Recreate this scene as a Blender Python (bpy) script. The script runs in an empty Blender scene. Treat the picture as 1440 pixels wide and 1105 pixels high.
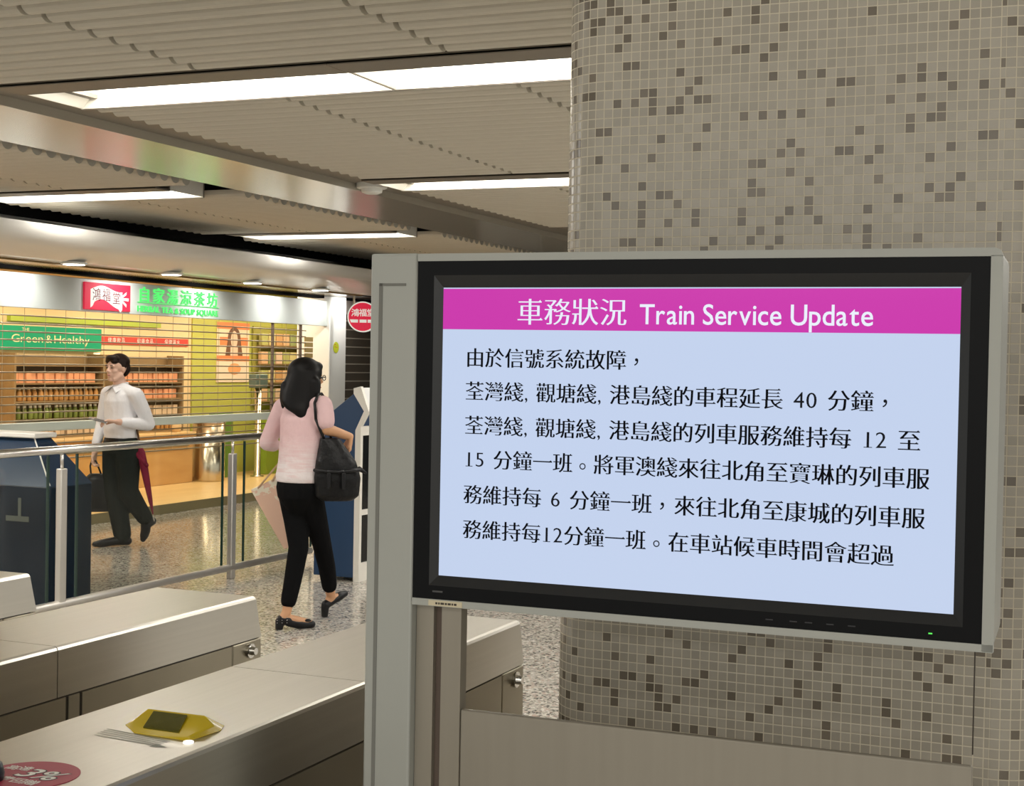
import bpy, bmesh, math, random
from mathutils import Vector, Matrix
from mathutils.geometry import tessellate_polygon
random.seed(7)
SC = bpy.context.scene
COL = SC.collection
PI = math.pi

# ------------------------------------------------------------------ camera
def make_camera():
    p, ro, ya = [math.radians(v) for v in (-1.14, 1.06, -22.7)]
    cy, sy = math.cos(ya), math.sin(ya)
    f = Vector((sy*math.cos(p), cy*math.cos(p), math.sin(p)))
    r = Vector((cy, -sy, 0)); u = r.cross(f)
    r2 = math.cos(ro)*r + math.sin(ro)*u
    u2 = -math.sin(ro)*r + math.cos(ro)*u
    cam = bpy.data.cameras.new('camera'); o = bpy.data.objects.new('camera', cam); COL.objects.link(o)
    m = Matrix((r2, u2, -f)).transposed().to_4x4(); m.translation = Vector((0, 0, 1.66))
    o.matrix_world = m
    cam.sensor_width = 36; cam.lens = 36*2060/1440; cam.clip_start = .05; cam.clip_end = 200
    SC.camera = o
make_camera()
# ------------------------------------------------------------------ world, exposure, large lights
W = bpy.data.worlds.new('world'); SC.world = W; W.use_nodes = True
W.node_tree.nodes['Background'].inputs[0].default_value = (.79, .78, .73, 1)
W.node_tree.nodes['Background'].inputs[1].default_value = .95
SC.view_settings.view_transform = 'Standard'
SC.view_settings.look = 'None'
SC.view_settings.exposure = 0.0
SC.view_settings.gamma = 1.0
LAMP = 13.0              # emission of the fluorescent troughs
def area(name, loc, sx, sy, power, color, rot=(0, 0, 0)):
    l = bpy.data.lights.new(name, 'AREA'); l.shape = 'RECTANGLE'; l.size = sx; l.size_y = sy
    l.energy = power; l.color = color
    o = bpy.data.objects.new(name, l); COL.objects.link(o); o.location = loc; o.rotation_euler = rot
    return o
WHITE = (1, .965, .90)
# the rows of ceiling fluorescents that go on overhead and behind the photographer
for y, pw in ((2.43, 22), (-1.37, 95), (-5.2, 280), (-9.0, 420)):
    area('ceiling_row', (0.2, y, 3.02), 10.6, .45, pw, WHITE)
area('ceiling_row', (-8.1, 6.2, 3.02), 2.0, .45, 110, WHITE)
area('ceiling_row', (-8.1, 2.43, 3.02), 2.0, .45, 110, WHITE)
# the tea shop's own ceiling lights (inside the shop, above the grille)
for y in (10.2, 12.2, 14.2, 16.2, 18.0):
    area('shop_light', (-10.25, y, 2.58), .5, 1.2, 34, (1, .87, .66))

# ------------------------------------------------------------------ materials
def mat(name, base=(.5, .5, .5), rough=.5, metal=0.0, spec=.5, emit=None, estr=1.0, alpha=1.0, trans=0.0, coat=0.0):
    m = bpy.data.materials.new(name); m.use_nodes = True
    b = m.node_tree.nodes['Principled BSDF']
    b.inputs['Base Color'].default_value = (*base, 1); b.inputs['Roughness'].default_value = rough
    b.inputs['Metallic'].default_value = metal; b.inputs['Specular IOR Level'].default_value = spec
    b.inputs['Transmission Weight'].default_value = trans; b.inputs['Coat Weight'].default_value = coat
    if emit: b.inputs['Emission Color'].default_value = (*emit, 1); b.inputs['Emission Strength'].default_value = estr
    return m
def nd(m, t, **kw):
    n = m.node_tree.nodes.new(t)
    for k, v in kw.items(): setattr(n, k, v)
    return n
def lk(m, a, b): m.node_tree.links.new(a, b)
def bsdf(m): return m.node_tree.nodes['Principled BSDF']
def math_node(m, op, a, b=None):
    n = nd(m, 'ShaderNodeMath', operation=op)
    for i, v in enumerate((a, b)):
        if v is None: continue
        if isinstance(v, (int, float)): n.inputs[i].default_value = v
        else: lk(m, v, n.inputs[i])
    return n.outputs[0]
def mixc(m, fac, a, b):
    n = nd(m, 'ShaderNodeMix', data_type='RGBA')
    for s, v in ((n.inputs[0], fac), (n.inputs[6], a), (n.inputs[7], b)):
        if isinstance(v, (int, float)): s.default_value = v
        elif isinstance(v, tuple): s.default_value = (*v, 1)
        else: lk(m, v, s)
    return n.outputs[2]
def objco(m, scale=(1, 1, 1)):
    t = nd(m, 'ShaderNodeTexCoord'); mp = nd(m, 'ShaderNodeMapping'); mp.inputs['Scale'].default_value = scale
    lk(m, t.outputs['Object'], mp.inputs[0]); return mp.outputs[0]
def noise(m, co, scale, detail=3):
    n = nd(m, 'ShaderNodeTexNoise'); n.inputs['Scale'].default_value = scale; n.inputs['Detail'].default_value = detail
    lk(m, co, n.inputs['Vector']); return n.outputs[0]
def ramp(m, fac, stops):
    r = nd(m, 'ShaderNodeValToRGB'); cr = r.color_ramp
    while len(cr.elements) < len(stops): cr.elements.new(.5)
    for e, (p, c) in zip(cr.elements, stops): e.position = p; e.color = (*c, 1)
    lk(m, fac, r.inputs[0]); return r.outputs[0]
def bump(m, h, strength, dist=.001):
    b = nd(m, 'ShaderNodeBump'); b.inputs['Strength'].default_value = strength; b.inputs['Distance'].default_value = dist
    lk(m, h, b.inputs['Height']); lk(m, b.outputs[0], bsdf(m).inputs['Normal'])

def steel(name, col, rough, sc):
    m = mat(name, col, rough, 1.0)
    f = noise(m, objco(m, sc), 1, 2)
    lk(m, ramp(m, f, [(.3, tuple(c*.97 for c in col)), (.7, tuple(min(1, c*1.03) for c in col))]), bsdf(m).inputs['Base Color'])
    return m
def cloth(name, col, rough=.85, fold=0.0, fscale=9):
    m = mat(name, col, rough, spec=.2)
    if fold:
        bump(m, noise(m, objco(m, (1, 1, .55)), fscale, 3), fold, .03)
    return m

M = {}
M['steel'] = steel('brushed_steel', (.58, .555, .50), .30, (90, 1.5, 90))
M['steel_shaded'] = steel('brushed_steel_shaded', (.36, .325, .25), .42, (5, 2, 8))  # gate steel with the sides' dark reflections put into the colour
M['seam'] = mat('dark_seam', (.05, .04, .03), .6)
M['chrome'] = mat('polished_tube', (.76, .74, .70), .24, 1.0)
M['post_steel'] = mat('satin_post_steel', (.66, .63, .58), .38, .8)
M['chrome_knob'] = mat('chrome_knob', (.75, .74, .7), .12, 1.0)
M['alu'] = mat('grey_painted_aluminium', (.42, .43, .395), .42, .1)
M['alu_groove'] = mat('groove_grey', (.20, .20, .18), .6)
M['beige'] = steel('beige_cladding', (.33, .30, .245), .5, (40, 40, 2)); bsdf(M['beige']).inputs['Metallic'].default_value = .35
M['slot'] = mat('brown_slot', (.13, .095, .075), .7)
M['bezel'] = mat('black_bezel', (.004, .0045, .0055), .35, spec=.12)
M['bezel_in'] = mat('bezel_bevel', (.010, .011, .012), .3, spec=.5)
M['screen'] = mat('screen_glow', (.01, .01, .012), .12, emit=(.56, .665, .885), estr=.93)
M['magenta'] = mat('screen_magenta', (.01, .01, .012), .12, emit=(.62, .012, .42), estr=.92)
M['scr_white'] = mat('screen_white_text', (.01, .01, .01), .3, emit=(.78, .82, .93), estr=1.0)
M['scr_black'] = mat('screen_black_text', (.007, .009, .016), .5, spec=.1)
M['led'] = mat('green_led', (.02, .1, .02), .3, emit=(.1, .9, .1), estr=1.0)
M['cream_label'] = mat('cream_label', (.68, .60, .42), .6)
M['slat'] = mat('ceiling_baffle_paint', (.58, .55, .475), .6, spec=.15)
M['flange'] = mat('flange_paint', (.20, .175, .14), .5)
M['black'] = mat('ceiling_void_black', (.006, .006, .006), .9, spec=.05)
M['lampwhite'] = mat('lamp_reflector', (.85, .82, .74), .45)
M['lamp'] = mat('fluorescent_diffuser', (.8, .8, .8), .5, emit=(1, .965, .90), estr=LAMP)
M['soffit'] = mat('soffit_polished_panel', (.60, .57, .50), .2, .55)
M['bulk'] = mat('bulkhead_white_gloss', (.85, .83, .78), .25, 0)
M['woodsoffit'] = mat('glossy_wood_soffit', (.22, .14, .055), .14)
M['shopband'] = mat('shop_fascia_white', (.62, .67, .645), .4)
M['white'] = mat('white_paint', (.72, .73, .70), .5)
M['red'] = mat('logo_red', (.42, .012, .04), .6, emit=(.85, .02, .07), estr=.5)
M['logo_white'] = mat('logo_white', (.45, .45, .42), .6, emit=(.9, .9, .82), estr=.55)
M['logo_ink'] = mat('logo_ink', (.16, .008, .02), .7, spec=.1)
M['neon'] = mat('green_lit_letters', (.02, .16, .03), .6, emit=(.10, .86, .17), estr=1.05)
M['green'] = mat('green_sign', (.0, .23, .10), .4, emit=(0.0, .30, .12), estr=.35)
M['gold'] = mat('pale_gold_letters', (.72, .72, .38), .5)
M['redstrip'] = mat('red_strip', (.60, .05, .03), .5)
M['cream'] = mat('cream_wall', (.80, .58, .30), .55)
M['lime'] = mat('lime_wall', (.46, .45, .085), .5)
M['limegreen'] = mat('lime_green_panel', (.25, .37, .03), .5)
M['grille'] = mat('grille_rod', (.30, .25, .17), .4, .6)
M['pale'] = mat('pale_green_bar', (.55, .60, .53), .45)
M['kick'] = mat('dark_kick_strip', (.20, .16, .075), .6)
M['shutter'] = None
M['navy'] = mat('navy_enamel', (.008, .028, .065), .25)
M['navy_dark'] = mat('navy_dark_gloss', (.003, .010, .022), .15, spec=.2)
M['kiosk_blue'] = mat('kiosk_blue', (.012, .045, .115), .4)
M['kiosk_white'] = mat('kiosk_white', (.78, .75, .68), .35)
M['kiosk_glass'] = mat('kiosk_black_glass', (.005, .006, .007), .1)
M['yellow'] = mat('yellow_plastic', (.56, .40, .004), .25, coat=.3)
M['ywin'] = mat('dark_olive_window', (.075, .07, .004), .18, coat=.5)
M['sticker'] = mat('crimson_sticker', (.36, .028, .06), .45)
M['swhite'] = mat('sticker_white', (.8, .78, .70), .5)
M['sblack'] = mat('sticker_black', (.02, .015, .015), .5)
M['print'] = mat('etched_print', (.33, .34, .28), .6)
M['skin'] = mat('skin', (.74, .47, .35), .5); M['skin_w'] = mat('skin_tan', (.56, .30, .16), .5)
M['hair'] = mat('black_hair', (.0045, .004, .004), .5, spec=.18); M['hair_m'] = mat('dark_brown_hair', (.014, .006, .004), .45, spec=.2)
M['lip'] = mat('lips', (.42, .14, .12), .5)
M['eye'] = mat('eye_dark', (.02, .015, .012), .3)
M['shirt'] = cloth('white_cotton', (.80, .79, .80), .8, .55, 10)
M['trouser_m'] = cloth('charcoal_trousers', (.016, .020, .018), .85, .6, 9); bsdf(M['trouser_m']).inputs['Specular IOR Level'].default_value = .06
M['trouser_w'] = cloth('black_trousers', (.006, .006, .0065), .85, .45, 8); bsdf(M['trouser_w']).inputs['Specular IOR Level'].default_value = .06
M['leather'] = mat('black_leather', (.006, .006, .007), .36, spec=.3)
M['bagblack'] = mat('black_handbag_leather', (.006, .006, .0065), .42, spec=.22)
bump(M['bagblack'], noise(M['bagblack'], objco(M['bagblack']), 16, 3), .6, .02)
M['maroon'] = cloth('maroon_nylon', (.20, .008, .035), .5, .4, 20)
M['brownwood'] = mat('brown_handle', (.10, .05, .02), .4)
M['glassrim'] = mat('spectacle_frame', (.01, .01, .01), .3)
M['silver'] = mat('silver_stud', (.7, .68, .66), .2, 1.0)
M['phone'] = mat('grey_phone', (.22, .21, .20), .3)
M['bin'] = steel('bin_steel', (.62, .55, .42), .22, (40, 40, 1))

def pale_blouse():
    m = cloth('pink_blouse_cloth', (.70, .45, .46), .85)
    co = objco(m)
    f = noise(m, objco(m, (1, 1, 2.2)), 8, 4)
    s = nd(m, 'ShaderNodeSeparateXYZ'); lk(m, objco(m), s.inputs[0])
    low = math_node(m, 'MULTIPLY', math_node(m, 'SUBTRACT', 1.26, s.outputs[2]), 3.2); low.node.use_clamp = True
    wv = noise(m, objco(m, (3, 3, 26)), 3, 3)
    lk(m, ramp(m, math_node(m, 'MULTIPLY', low, wv), [(.10, (.68, .47, .48)), (.34, (.70, .56, .56)), (.50, (.74, .67, .67))]), bsdf(m).inputs['Base Color'])
    bump(m, noise(m, objco(m, (1, 1, .8)), 11, 3), .55, .03)
    return m
M['blouse'] = pale_blouse()
def tote_paper():
    m = mat('tan_paper', (.70, .46, .34), .6)
    g = nd(m, 'ShaderNodeTexCoord'); s = nd(m, 'ShaderNodeSeparateXYZ'); lk(m, g.outputs['Object'], s.inputs[0])
    f = noise(m, objco(m), 14, 2)
    hi = math_node(m, 'GREATER_THAN', math_node(m, 'ADD', s.outputs[2], math_node(m, 'MULTIPLY', f, .18)), .40)
    sp = math_node(m, 'GREATER_THAN', noise(m, objco(m), 22, 3), .5)
    lk(m, mixc(m, math_node(m, 'MULTIPLY', hi, sp), (.70, .46, .34), (.72, .66, .52)), bsdf(m).inputs['Base Color'])
    return m
M['tote'] = tote_paper()
def terrazzo():
    m = mat('terrazzo', (.4, .4, .4), .13)
    co = objco(m)
    def vor(sc):
        v = nd(m, 'ShaderNodeTexVoronoi'); v.inputs['Scale'].default_value = sc; lk(m, co, v.inputs['Vector'])
        s = nd(m, 'ShaderNodeSeparateColor'); lk(m, v.outputs['Color'], s.inputs[0]); return s.outputs[0]
    a = ramp(m, vor(70), [(0, (.06, .055, .05)), (.12, (.25, .23, .205)), (.30, (.44, .41, .36)), (.62, (.58, .54, .47)), (.84, (.44, .33, .28)), (.92, (.74, .70, .62))])
    a.node.color_ramp.interpolation = 'CONSTANT'
    big = noise(m, co, 1.4, 2)
    lk(m, mixc(m, math_node(m, 'MULTIPLY', big, .35), a, (.50, .465, .40)), bsdf(m).inputs['Base Color'])
    return m
M['floor'] = terrazzo()
PITCH = .0195
def mosaic():
    m = mat('mosaic_tile', (.3, .27, .22), .3)
    uv = nd(m, 'ShaderNodeUVMap'); uv.uv_map = 'tile'
    s = nd(m, 'ShaderNodeSeparateXYZ'); lk(m, uv.outputs[0], s.inputs[0])
    fl, fr = [], []
    for i in (0, 1):
        x = math_node(m, 'DIVIDE', s.outputs[i], PITCH)
        fl.append(math_node(m, 'FLOOR', x)); fr.append(math_node(m, 'FRACT', x))
    cmb = nd(m, 'ShaderNodeCombineXYZ'); lk(m, fl[0], cmb.inputs[0]); lk(m, fl[1], cmb.inputs[1])
    wn = nd(m, 'ShaderNodeTexWhiteNoise', noise_dimensions='2D'); lk(m, cmb.outputs[0], wn.inputs['Vector'])
    sc = nd(m, 'ShaderNodeSeparateColor'); lk(m, wn.outputs['Color'], sc.inputs[0])
    dark = math_node(m, 'LESS_THAN', wn.outputs['Value'], .135)
    light = ramp(m, sc.outputs[1], [(0, (.355, .325, .266)), (.5, (.395, .360, .296)), (1, (.435, .398, .33))])
    dk = ramp(m, sc.outputs[2], [(0, (.145, .122, .092)), (.6, (.178, .151, .115)), (1, (.215, .182, .141))])
    tile = mixc(m, dark, light, dk)
    edge = []
    for f in fr:
        d = math_node(m, 'ABSOLUTE', math_node(m, 'SUBTRACT', f, .5)); edge.append(d)
    mx = math_node(m, 'MAXIMUM', edge[0], edge[1])
    grout = math_node(m, 'GREATER_THAN', mx, .448)
    lk(m, mixc(m, grout, tile, (.62, .56, .435)), bsdf(m).inputs['Base Color'])
    lk(m, math_node(m, 'ADD', math_node(m, 'MULTIPLY', grout, .5), .25), bsdf(m).inputs['Roughness'])
    bump(m, math_node(m, 'MULTIPLY', math_node(m, 'MINIMUM', math_node(m, 'SUBTRACT', .5, mx), .09), 10), .35, .0012)
    return m
M['mosaic'] = mosaic()
def wood(name, a, b, sc):
    m = mat(name, a, .4)
    f = noise(m, objco(m, sc), 1, 4)
    lk(m, ramp(m, f, [(.3, a), (.7, b)]), bsdf(m).inputs['Base Color'])
    return m
M['wood'] = wood('orange_wood', (.56, .30, .09), (.66, .38, .13), (20, 1.5, 6))
M['woodfloor'] = wood('shop_floor_wood', (.62, .40, .16), (.70, .47, .2), (8, 1, 8))
M['darkwood'] = wood('shelf_brown', (.22, .14, .06), (.30, .20, .09), (10, 2, 8))
def shutter():
    m = mat('dark_shutter', (.10, .085, .065), .4, .4)
    t = nd(m, 'ShaderNodeTexCoord'); s = nd(m, 'ShaderNodeSeparateXYZ'); lk(m, t.outputs['Object'], s.inputs[0])
    f = math_node(m, 'FRACT', math_node(m, 'DIVIDE', s.outputs[2], .115))
    lk(m, mixc(m, math_node(m, 'LESS_THAN', f, .13), (.10, .085, .065), (.45, .41, .34)), bsdf(m).inputs['Base Color'])
    return m
M['shutter'] = shutter()
def clear_glass():
    m = bpy.data.materials.new('balustrade_glass'); m.use_nodes = True
    nt = m.node_tree; nt.nodes.clear()
    out = nt.nodes.new('ShaderNodeOutputMaterial'); tr = nt.nodes.new('ShaderNodeBsdfTransparent'); gl = nt.nodes.new('ShaderNodeBsdfGlossy')
    mx = nt.nodes.new('ShaderNodeMixShader'); mx.inputs[0].default_value = .03
    tr.inputs[0].default_value = (.965, .985, .96, 1); gl.inputs['Roughness'].default_value = .02
    nt.links.new(tr.outputs[0], mx.inputs[1]); nt.links.new(gl.outputs[0], mx.inputs[2])
    nt.links.new(mx.outputs[0], out.inputs[0]); return m
M['glass'] = clear_glass()
M['glass_edge'] = mat('glass_edge_green', (.02, .045, .035), .15)

# ------------------------------------------------------------------ mesh helpers
def tag(o, label=None, cat=None, group=None, kind=None):
    for k, v in (('label', label), ('category', cat), ('group', group), ('kind', kind)):
        if v: o[k] = v
    return o
def thing(name, label, cat, loc=(0, 0, 0), rz=0, group=None):
    o = bpy.data.objects.new(name, None); COL.objects.link(o); o.empty_display_size = .1
    o.location = loc; o.rotation_euler = (0, 0, rz); return tag(o, label, cat, group)
class MB:
    """collects shapes; off is subtracted so shapes may be given in room coordinates"""
    def __init__(s, off=(0, 0, 0)): s.bm = bmesh.new(); s.off = Vector(off)
    def poly(s, pts):
        return s.bm.faces.new([s.bm.verts.new(Vector(p)-s.off) for p in pts])
    def box(s, x0, x1, y0, y1, z0, z1):
        v = [s.bm.verts.new(Vector((x, y, z))-s.off) for x in (x0, x1) for y in (y0, y1) for z in (z0, z1)]
        for f in ((0, 1, 3, 2), (4, 6, 7, 5), (0, 4, 5, 1), (2, 3, 7, 6), (0, 2, 6, 4), (1, 5, 7, 3)): s.bm.faces.new([v[i] for i in f])
        return s
    def prism(s, pts, ax, a, b):
        """pts: outline in the two other axes, extruded along ax from a to b"""
        def mk(p, t):
            q = list(p); q.insert(ax, t); return s.bm.verts.new(Vector(q)-s.off)
        A = [mk(p, a) for p in pts]; B = [mk(p, b) for p in pts]; n = len(pts)
        s.bm.faces.new(A); s.bm.faces.new(B[::-1])
        for i in range(n): s.bm.faces.new((A[i], B[i], B[(i+1) % n], A[(i+1) % n]))
        return s
    def frustum(s, lo, hi):
        A = [s.bm.verts.new(Vector(p)-s.off) for p in lo]; B = [s.bm.verts.new(Vector(p)-s.off) for p in hi]; n = len(lo)
        s.bm.faces.new(A[::-1]); s.bm.faces.new(B)
        for i in range(n): s.bm.faces.new((A[i], A[(i+1) % n], B[(i+1) % n], B[i]))
        return s
    def tube(s, p0, p1, r0, r1=None, seg=16):
        r1 = r0 if r1 is None else r1
        p0, p1 = Vector(p0), Vector(p1); d = (p1-p0).normalized()
        a = d.orthogonal().normalized(); b = d.cross(a)
        A, B = [], []
        for i in range(seg):
            t = 2*PI*i/seg; e = a*math.cos(t)+b*math.sin(t)
            A.append(s.bm.verts.new(p0+e*r0-s.off)); B.append(s.bm.verts.new(p1+e*r1-s.off))
        s.bm.faces.new(A[::-1]); s.bm.faces.new(B)
        for i in range(seg): s.bm.faces.new((A[i], A[(i+1) % seg], B[(i+1) % seg], B[i]))
        return s
    def ell(s, c, r, yaw=0, sub=2, tilt=None):
        m = Matrix.Translation(Vector(c)-s.off) @ Matrix.Rotation(yaw, 4, 'Z')
        if tilt: m = m @ Matrix.Rotation(tilt[0], 4, tilt[1])
        m = m @ Matrix.Diagonal((*r, 1))
        bmesh.ops.create_icosphere(s.bm, subdivisions=sub, radius=1, matrix=m); return s
    def limb(s, pts):
        """tapered chain of (point, radius) with round joints"""
        for (p, r) in pts: s.ell(p, (r, r, r))
        for (p, r), (q, t) in zip(pts, pts[1:]):
            s.tube(p, q, r, t, 14)
        return s
    def loft(s, rings, yaw=0, seg=20):
        """rings: (centre, half width, half depth), horizontal, turned by yaw"""
        prev = None; c, sn = math.cos(yaw), math.sin(yaw)
        for (ce, a, b) in rings:
            ring = []
            for i in range(seg):
                t = 2*PI*i/seg; x, y = a*math.cos(t), b*math.sin(t)
                ring.append(s.bm.verts.new(Vector((ce[0]+x*c-y*sn, ce[1]+x*sn+y*c, ce[2]))-s.off))
            if prev:
                for i in range(seg): s.bm.faces.new((prev[i], prev[(i+1) % seg], ring[(i+1) % seg], ring[i]))
            else: s.bm.faces.new(ring[::-1])
            prev = ring
        s.bm.faces.new(prev); return s
    def lathe(s, c, prof, seg=24):
        return s.loft([((c[0], c[1], c[2]+z), r, r) for r, z in prof], 0, seg)
    def build(s, name, m, parent=None, smooth=False, bevel=0, seg=2, remesh=0, iters=4, subsurf=0):
        bmesh.ops.recalc_face_normals(s.bm, faces=s.bm.faces[:])
        me = bpy.data.meshes.new(name); s.bm.to_mesh(me); s.bm.free()
        o = bpy.data.objects.new(name, me); COL.objects.link(o)
        if remesh:
            rm = o.modifiers.new('remesh', 'REMESH'); rm.mode = 'VOXEL'; rm.voxel_size = remesh; rm.use_smooth_shade = True
            sm = o.modifiers.new('smooth', 'SMOOTH'); sm.factor = .5; sm.iterations = iters
            dg = bpy.context.evaluated_depsgraph_get(); ev = o.evaluated_get(dg)
            me2 = bpy.data.meshes.new_from_object(ev); o.modifiers.clear(); o.data = me2; bpy.data.meshes.remove(me); me = me2; me.name = name
            smooth = True
        me.materials.clear(); me.materials.append(m)
        if smooth:
            for p in me.polygons: p.use_smooth = True
        if bevel:
            b = o.modifiers.new('bevel', 'BEVEL'); b.width = bevel; b.segments = seg; b.limit_method = 'ANGLE'; b.angle_limit = .6
            b.harden_normals = False
            for p in me.polygons: p.use_smooth = True
            try: me.set_sharp_from_angle(angle=.6)
            except Exception: pass
        if parent: o.parent = parent
        return o
def copy_tree(o, parent=None):
    c = o.copy(); COL.objects.link(c)
    if parent: c.parent = parent
    for ch in list(o.children): copy_tree(ch, c)
    return c

# ------------------------------------------------------------------ lettering
GL = {}
def glyph(ch):
    if ch in GL: return GL[ch]
    cu = bpy.data.curves.new('g', 'FONT'); cu.body = ch; cu.size = 1
    o = bpy.data.objects.new('g', cu); COL.objects.link(o)
    dg = bpy.context.evaluated_depsgraph_get(); dg.update(); ev = o.evaluated_get(dg)
    c = ev.to_curve(dg); polys = []
    for s in c.splines:
        bp = s.bezier_points; n = len(bp); P = []
        for i in range(n):
            a, b = bp[i], bp[(i+1) % n]
            p0, h0, h1, p1 = a.co.xy, a.handle_right.xy, b.handle_left.xy, b.co.xy
            ch_ = p1-p0; L = max(ch_.length, 1e-6)
            fl = abs((h0-p0).x*ch_.y-(h0-p0).y*ch_.x)/L + abs((h1-p1).x*ch_.y-(h1-p1).y*ch_.x)/L
            k = 1 if fl < .002 else 4
            for j in range(k):
                t = j/k; u = 1-t
                P.append(p0*u**3+h0*3*u*u*t+h1*3*u*t*t+p1*t**3)
        Q = []
        for p in P:
            if not Q or (p-Q[-1]).length > 1e-4: Q.append(p)
        if len(Q) > 2: polys.append(Q)
    adv = 1.0 if ord(ch) > 0x2000 else None
    ev.to_curve_clear()
    xs = [p.x for Q in polys for p in Q]
    GL[ch] = (polys, (min(xs), max(xs)) if xs else (0, .3)); bpy.data.objects.remove(o); bpy.data.curves.remove(cu)
    return GL[ch]
def sarea(P): return .5*sum(a.x*b.y-b.x*a.y for a, b in zip(P, P[1:]+P[:1]))
def ming(polys, dy, dx, serif=True):
    """thin the horizontal strokes, fatten the uprights and add the triangular serifs of a Song face"""
    if not polys: return [], []
    sg = 1 if sarea(max(polys, key=lambda P: abs(sarea(P)))) > 0 else -1
    out, tri = [], []
    for P in polys:
        n = len(P); R = []
        for i in range(n):
            e0 = (P[i]-P[i-1]); e1 = (P[(i+1) % n]-P[i])
            n0 = Vector((e0.y, -e0.x)).normalized()*sg; n1 = Vector((e1.y, -e1.x)).normalized()*sg
            ny = max((n0.y, n1.y), key=abs); nx = max((n0.x, n1.x), key=abs)
            if serif and abs(ny) < .35: ny = 0
            if serif and abs(nx) < .6: nx = 0
            R.append(Vector((P[i].x+nx*dx, P[i].y-ny*dy)))
        out.append(R)
        if serif:
            for i in range(n):
                a, b = P[i], P[(i+1) % n]; e = b-a; nn = Vector((e.y, -e.x))*sg
                pv, nx_ = P[i-1], P[(i+2) % n]
                if .03 < abs(e.y) < .085 and abs(e.x) < .012 and nn.x > 0 and abs(pv.x-a.x) > .12 and abs(nx_.x-b.x) > .12 and pv.x < a.x and nx_.x < b.x:
                    top = max(a.y, b.y)-dy; tri.append([Vector((a.x-.095, top-.002)), Vector((a.x+.006, top-.012)), Vector((a.x-.035, top+.05))])
    return out, tri
class Text:
    def __init__(s): s.polys = []; s.tris = []; s.groups = []
    def put(s, ch, x, y, size, dy=0, dx=0, serif=False, sx=1.0, shear=0):
        P, (x0, x1) = glyph(ch); T = []
        if dy or dx: P, T = ming(P, dy, dx, serif)
        f = lambda p: Vector((x+p.x*size*sx+shear*p.y*size, y+p.y*size))
        s.groups.append([[f(p) for p in Q] for Q in P]); s.tris += [[f(p) for p in Q] for Q in T]
        return x1
    def word(s, txt, x, y, size, gap=.07, fit=None, dy=0, dx=0, shear=0):
        """proportional text; fit = total width to reach"""
        items = []; cx = 0
        for ch in txt:
            if ch == ' ': cx += .27; continue
            _, (a, b) = glyph(ch); items.append((ch, cx-a)); cx += b-a+gap
        tot = cx-gap; sx = 1.0
        if fit: sx = fit/(tot*size)
        for ch, p in items: s.put(ch, x+p*size*sx, y, size, dy, dx, False, sx, shear)
        return tot*size*sx
    def mesh(s, mapf, depth=0):
        bm = bmesh.new()
        def inside(p, Q):
            r = False
            for a, b in zip(Q, Q[1:]+Q[:1]):
                if (a.y > p.y) != (b.y > p.y) and p.x < (b.x-a.x)*(p.y-a.y)/(b.y-a.y)+a.x: r = not r
            return r
        for G in s.groups+[[P] for P in s.polys]:
            info = []
            for P in G:
                xs = [p.x for p in P]; ys = [p.y for p in P]; info.append((min(xs), max(xs), min(ys), max(ys), abs(sarea(P))))
            n = len(G); depth_of = []; par = []
            for i, P in enumerate(G):
                bi = info[i]; cont = [j for j in range(n) if j != i and info[j][4] > bi[4] and info[j][0] <= bi[0]+1e-6 and info[j][1] >= bi[1]-1e-6
                                      and info[j][2] <= bi[2]+1e-6 and info[j][3] >= bi[3]-1e-6 and sum(inside(p, G[j]) for p in P) > len(P)*.6]
                depth_of.append(len(cont)); par.append(min(cont, key=lambda j: info[j][4]) if cont else None)
            for i, P in enumerate(G):
                if depth_of[i] % 2: continue
                loops = [P]+[G[j] for j in range(n) if depth_of[j] % 2 and par[j] == i]
                flat = [v for L in loops for v in L]; vs = [bm.verts.new((v.x, v.y, 0)) for v in flat]
                for t in tessellate_polygon([[Vector((v.x, v.y, 0)) for v in L] for L in loops]):
                    if len(set(t)) == 3:
                        try: bm.faces.new([vs[k] for k in t])
                        except ValueError: pass
        for T in s.tris: bm.faces.new([bm.verts.new((p.x, p.y, 0)) for p in T])
        if depth:
            r = bmesh.ops.extrude_face_region(bm, geom=bm.faces[:])
            for v in [g for g in r['geom'] if isinstance(g, bmesh.types.BMVert)]: v.co.z = depth
        for v in bm.verts: v.co = mapf(v.co.x, v.co.y, v.co.z)
        return bm
def text_obj(name, T, m, parent, mapf, depth=0):
    mb = MB(); mb.bm.free(); mb.bm = T.mesh(mapf, depth)
    return mb.build(name, m, parent)

# ================================================================== SETTING
def struct(name, mb, m, **k): return tag(mb.build(name, m, **k), kind='structure')
struct('floor', MB().box(-10.02, 9, -9, 24, -.2, 0), M['floor'])
struct('ceiling', MB().box(-12.5, 9, -3, 24, 3.32, 3.5), M['black'])
struct('wall_far', MB().box(-12.5, 9, 24, 24.2, -.2, 3.5), mat('wall_tile_far', (.42, .39, .33), .4))

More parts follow.
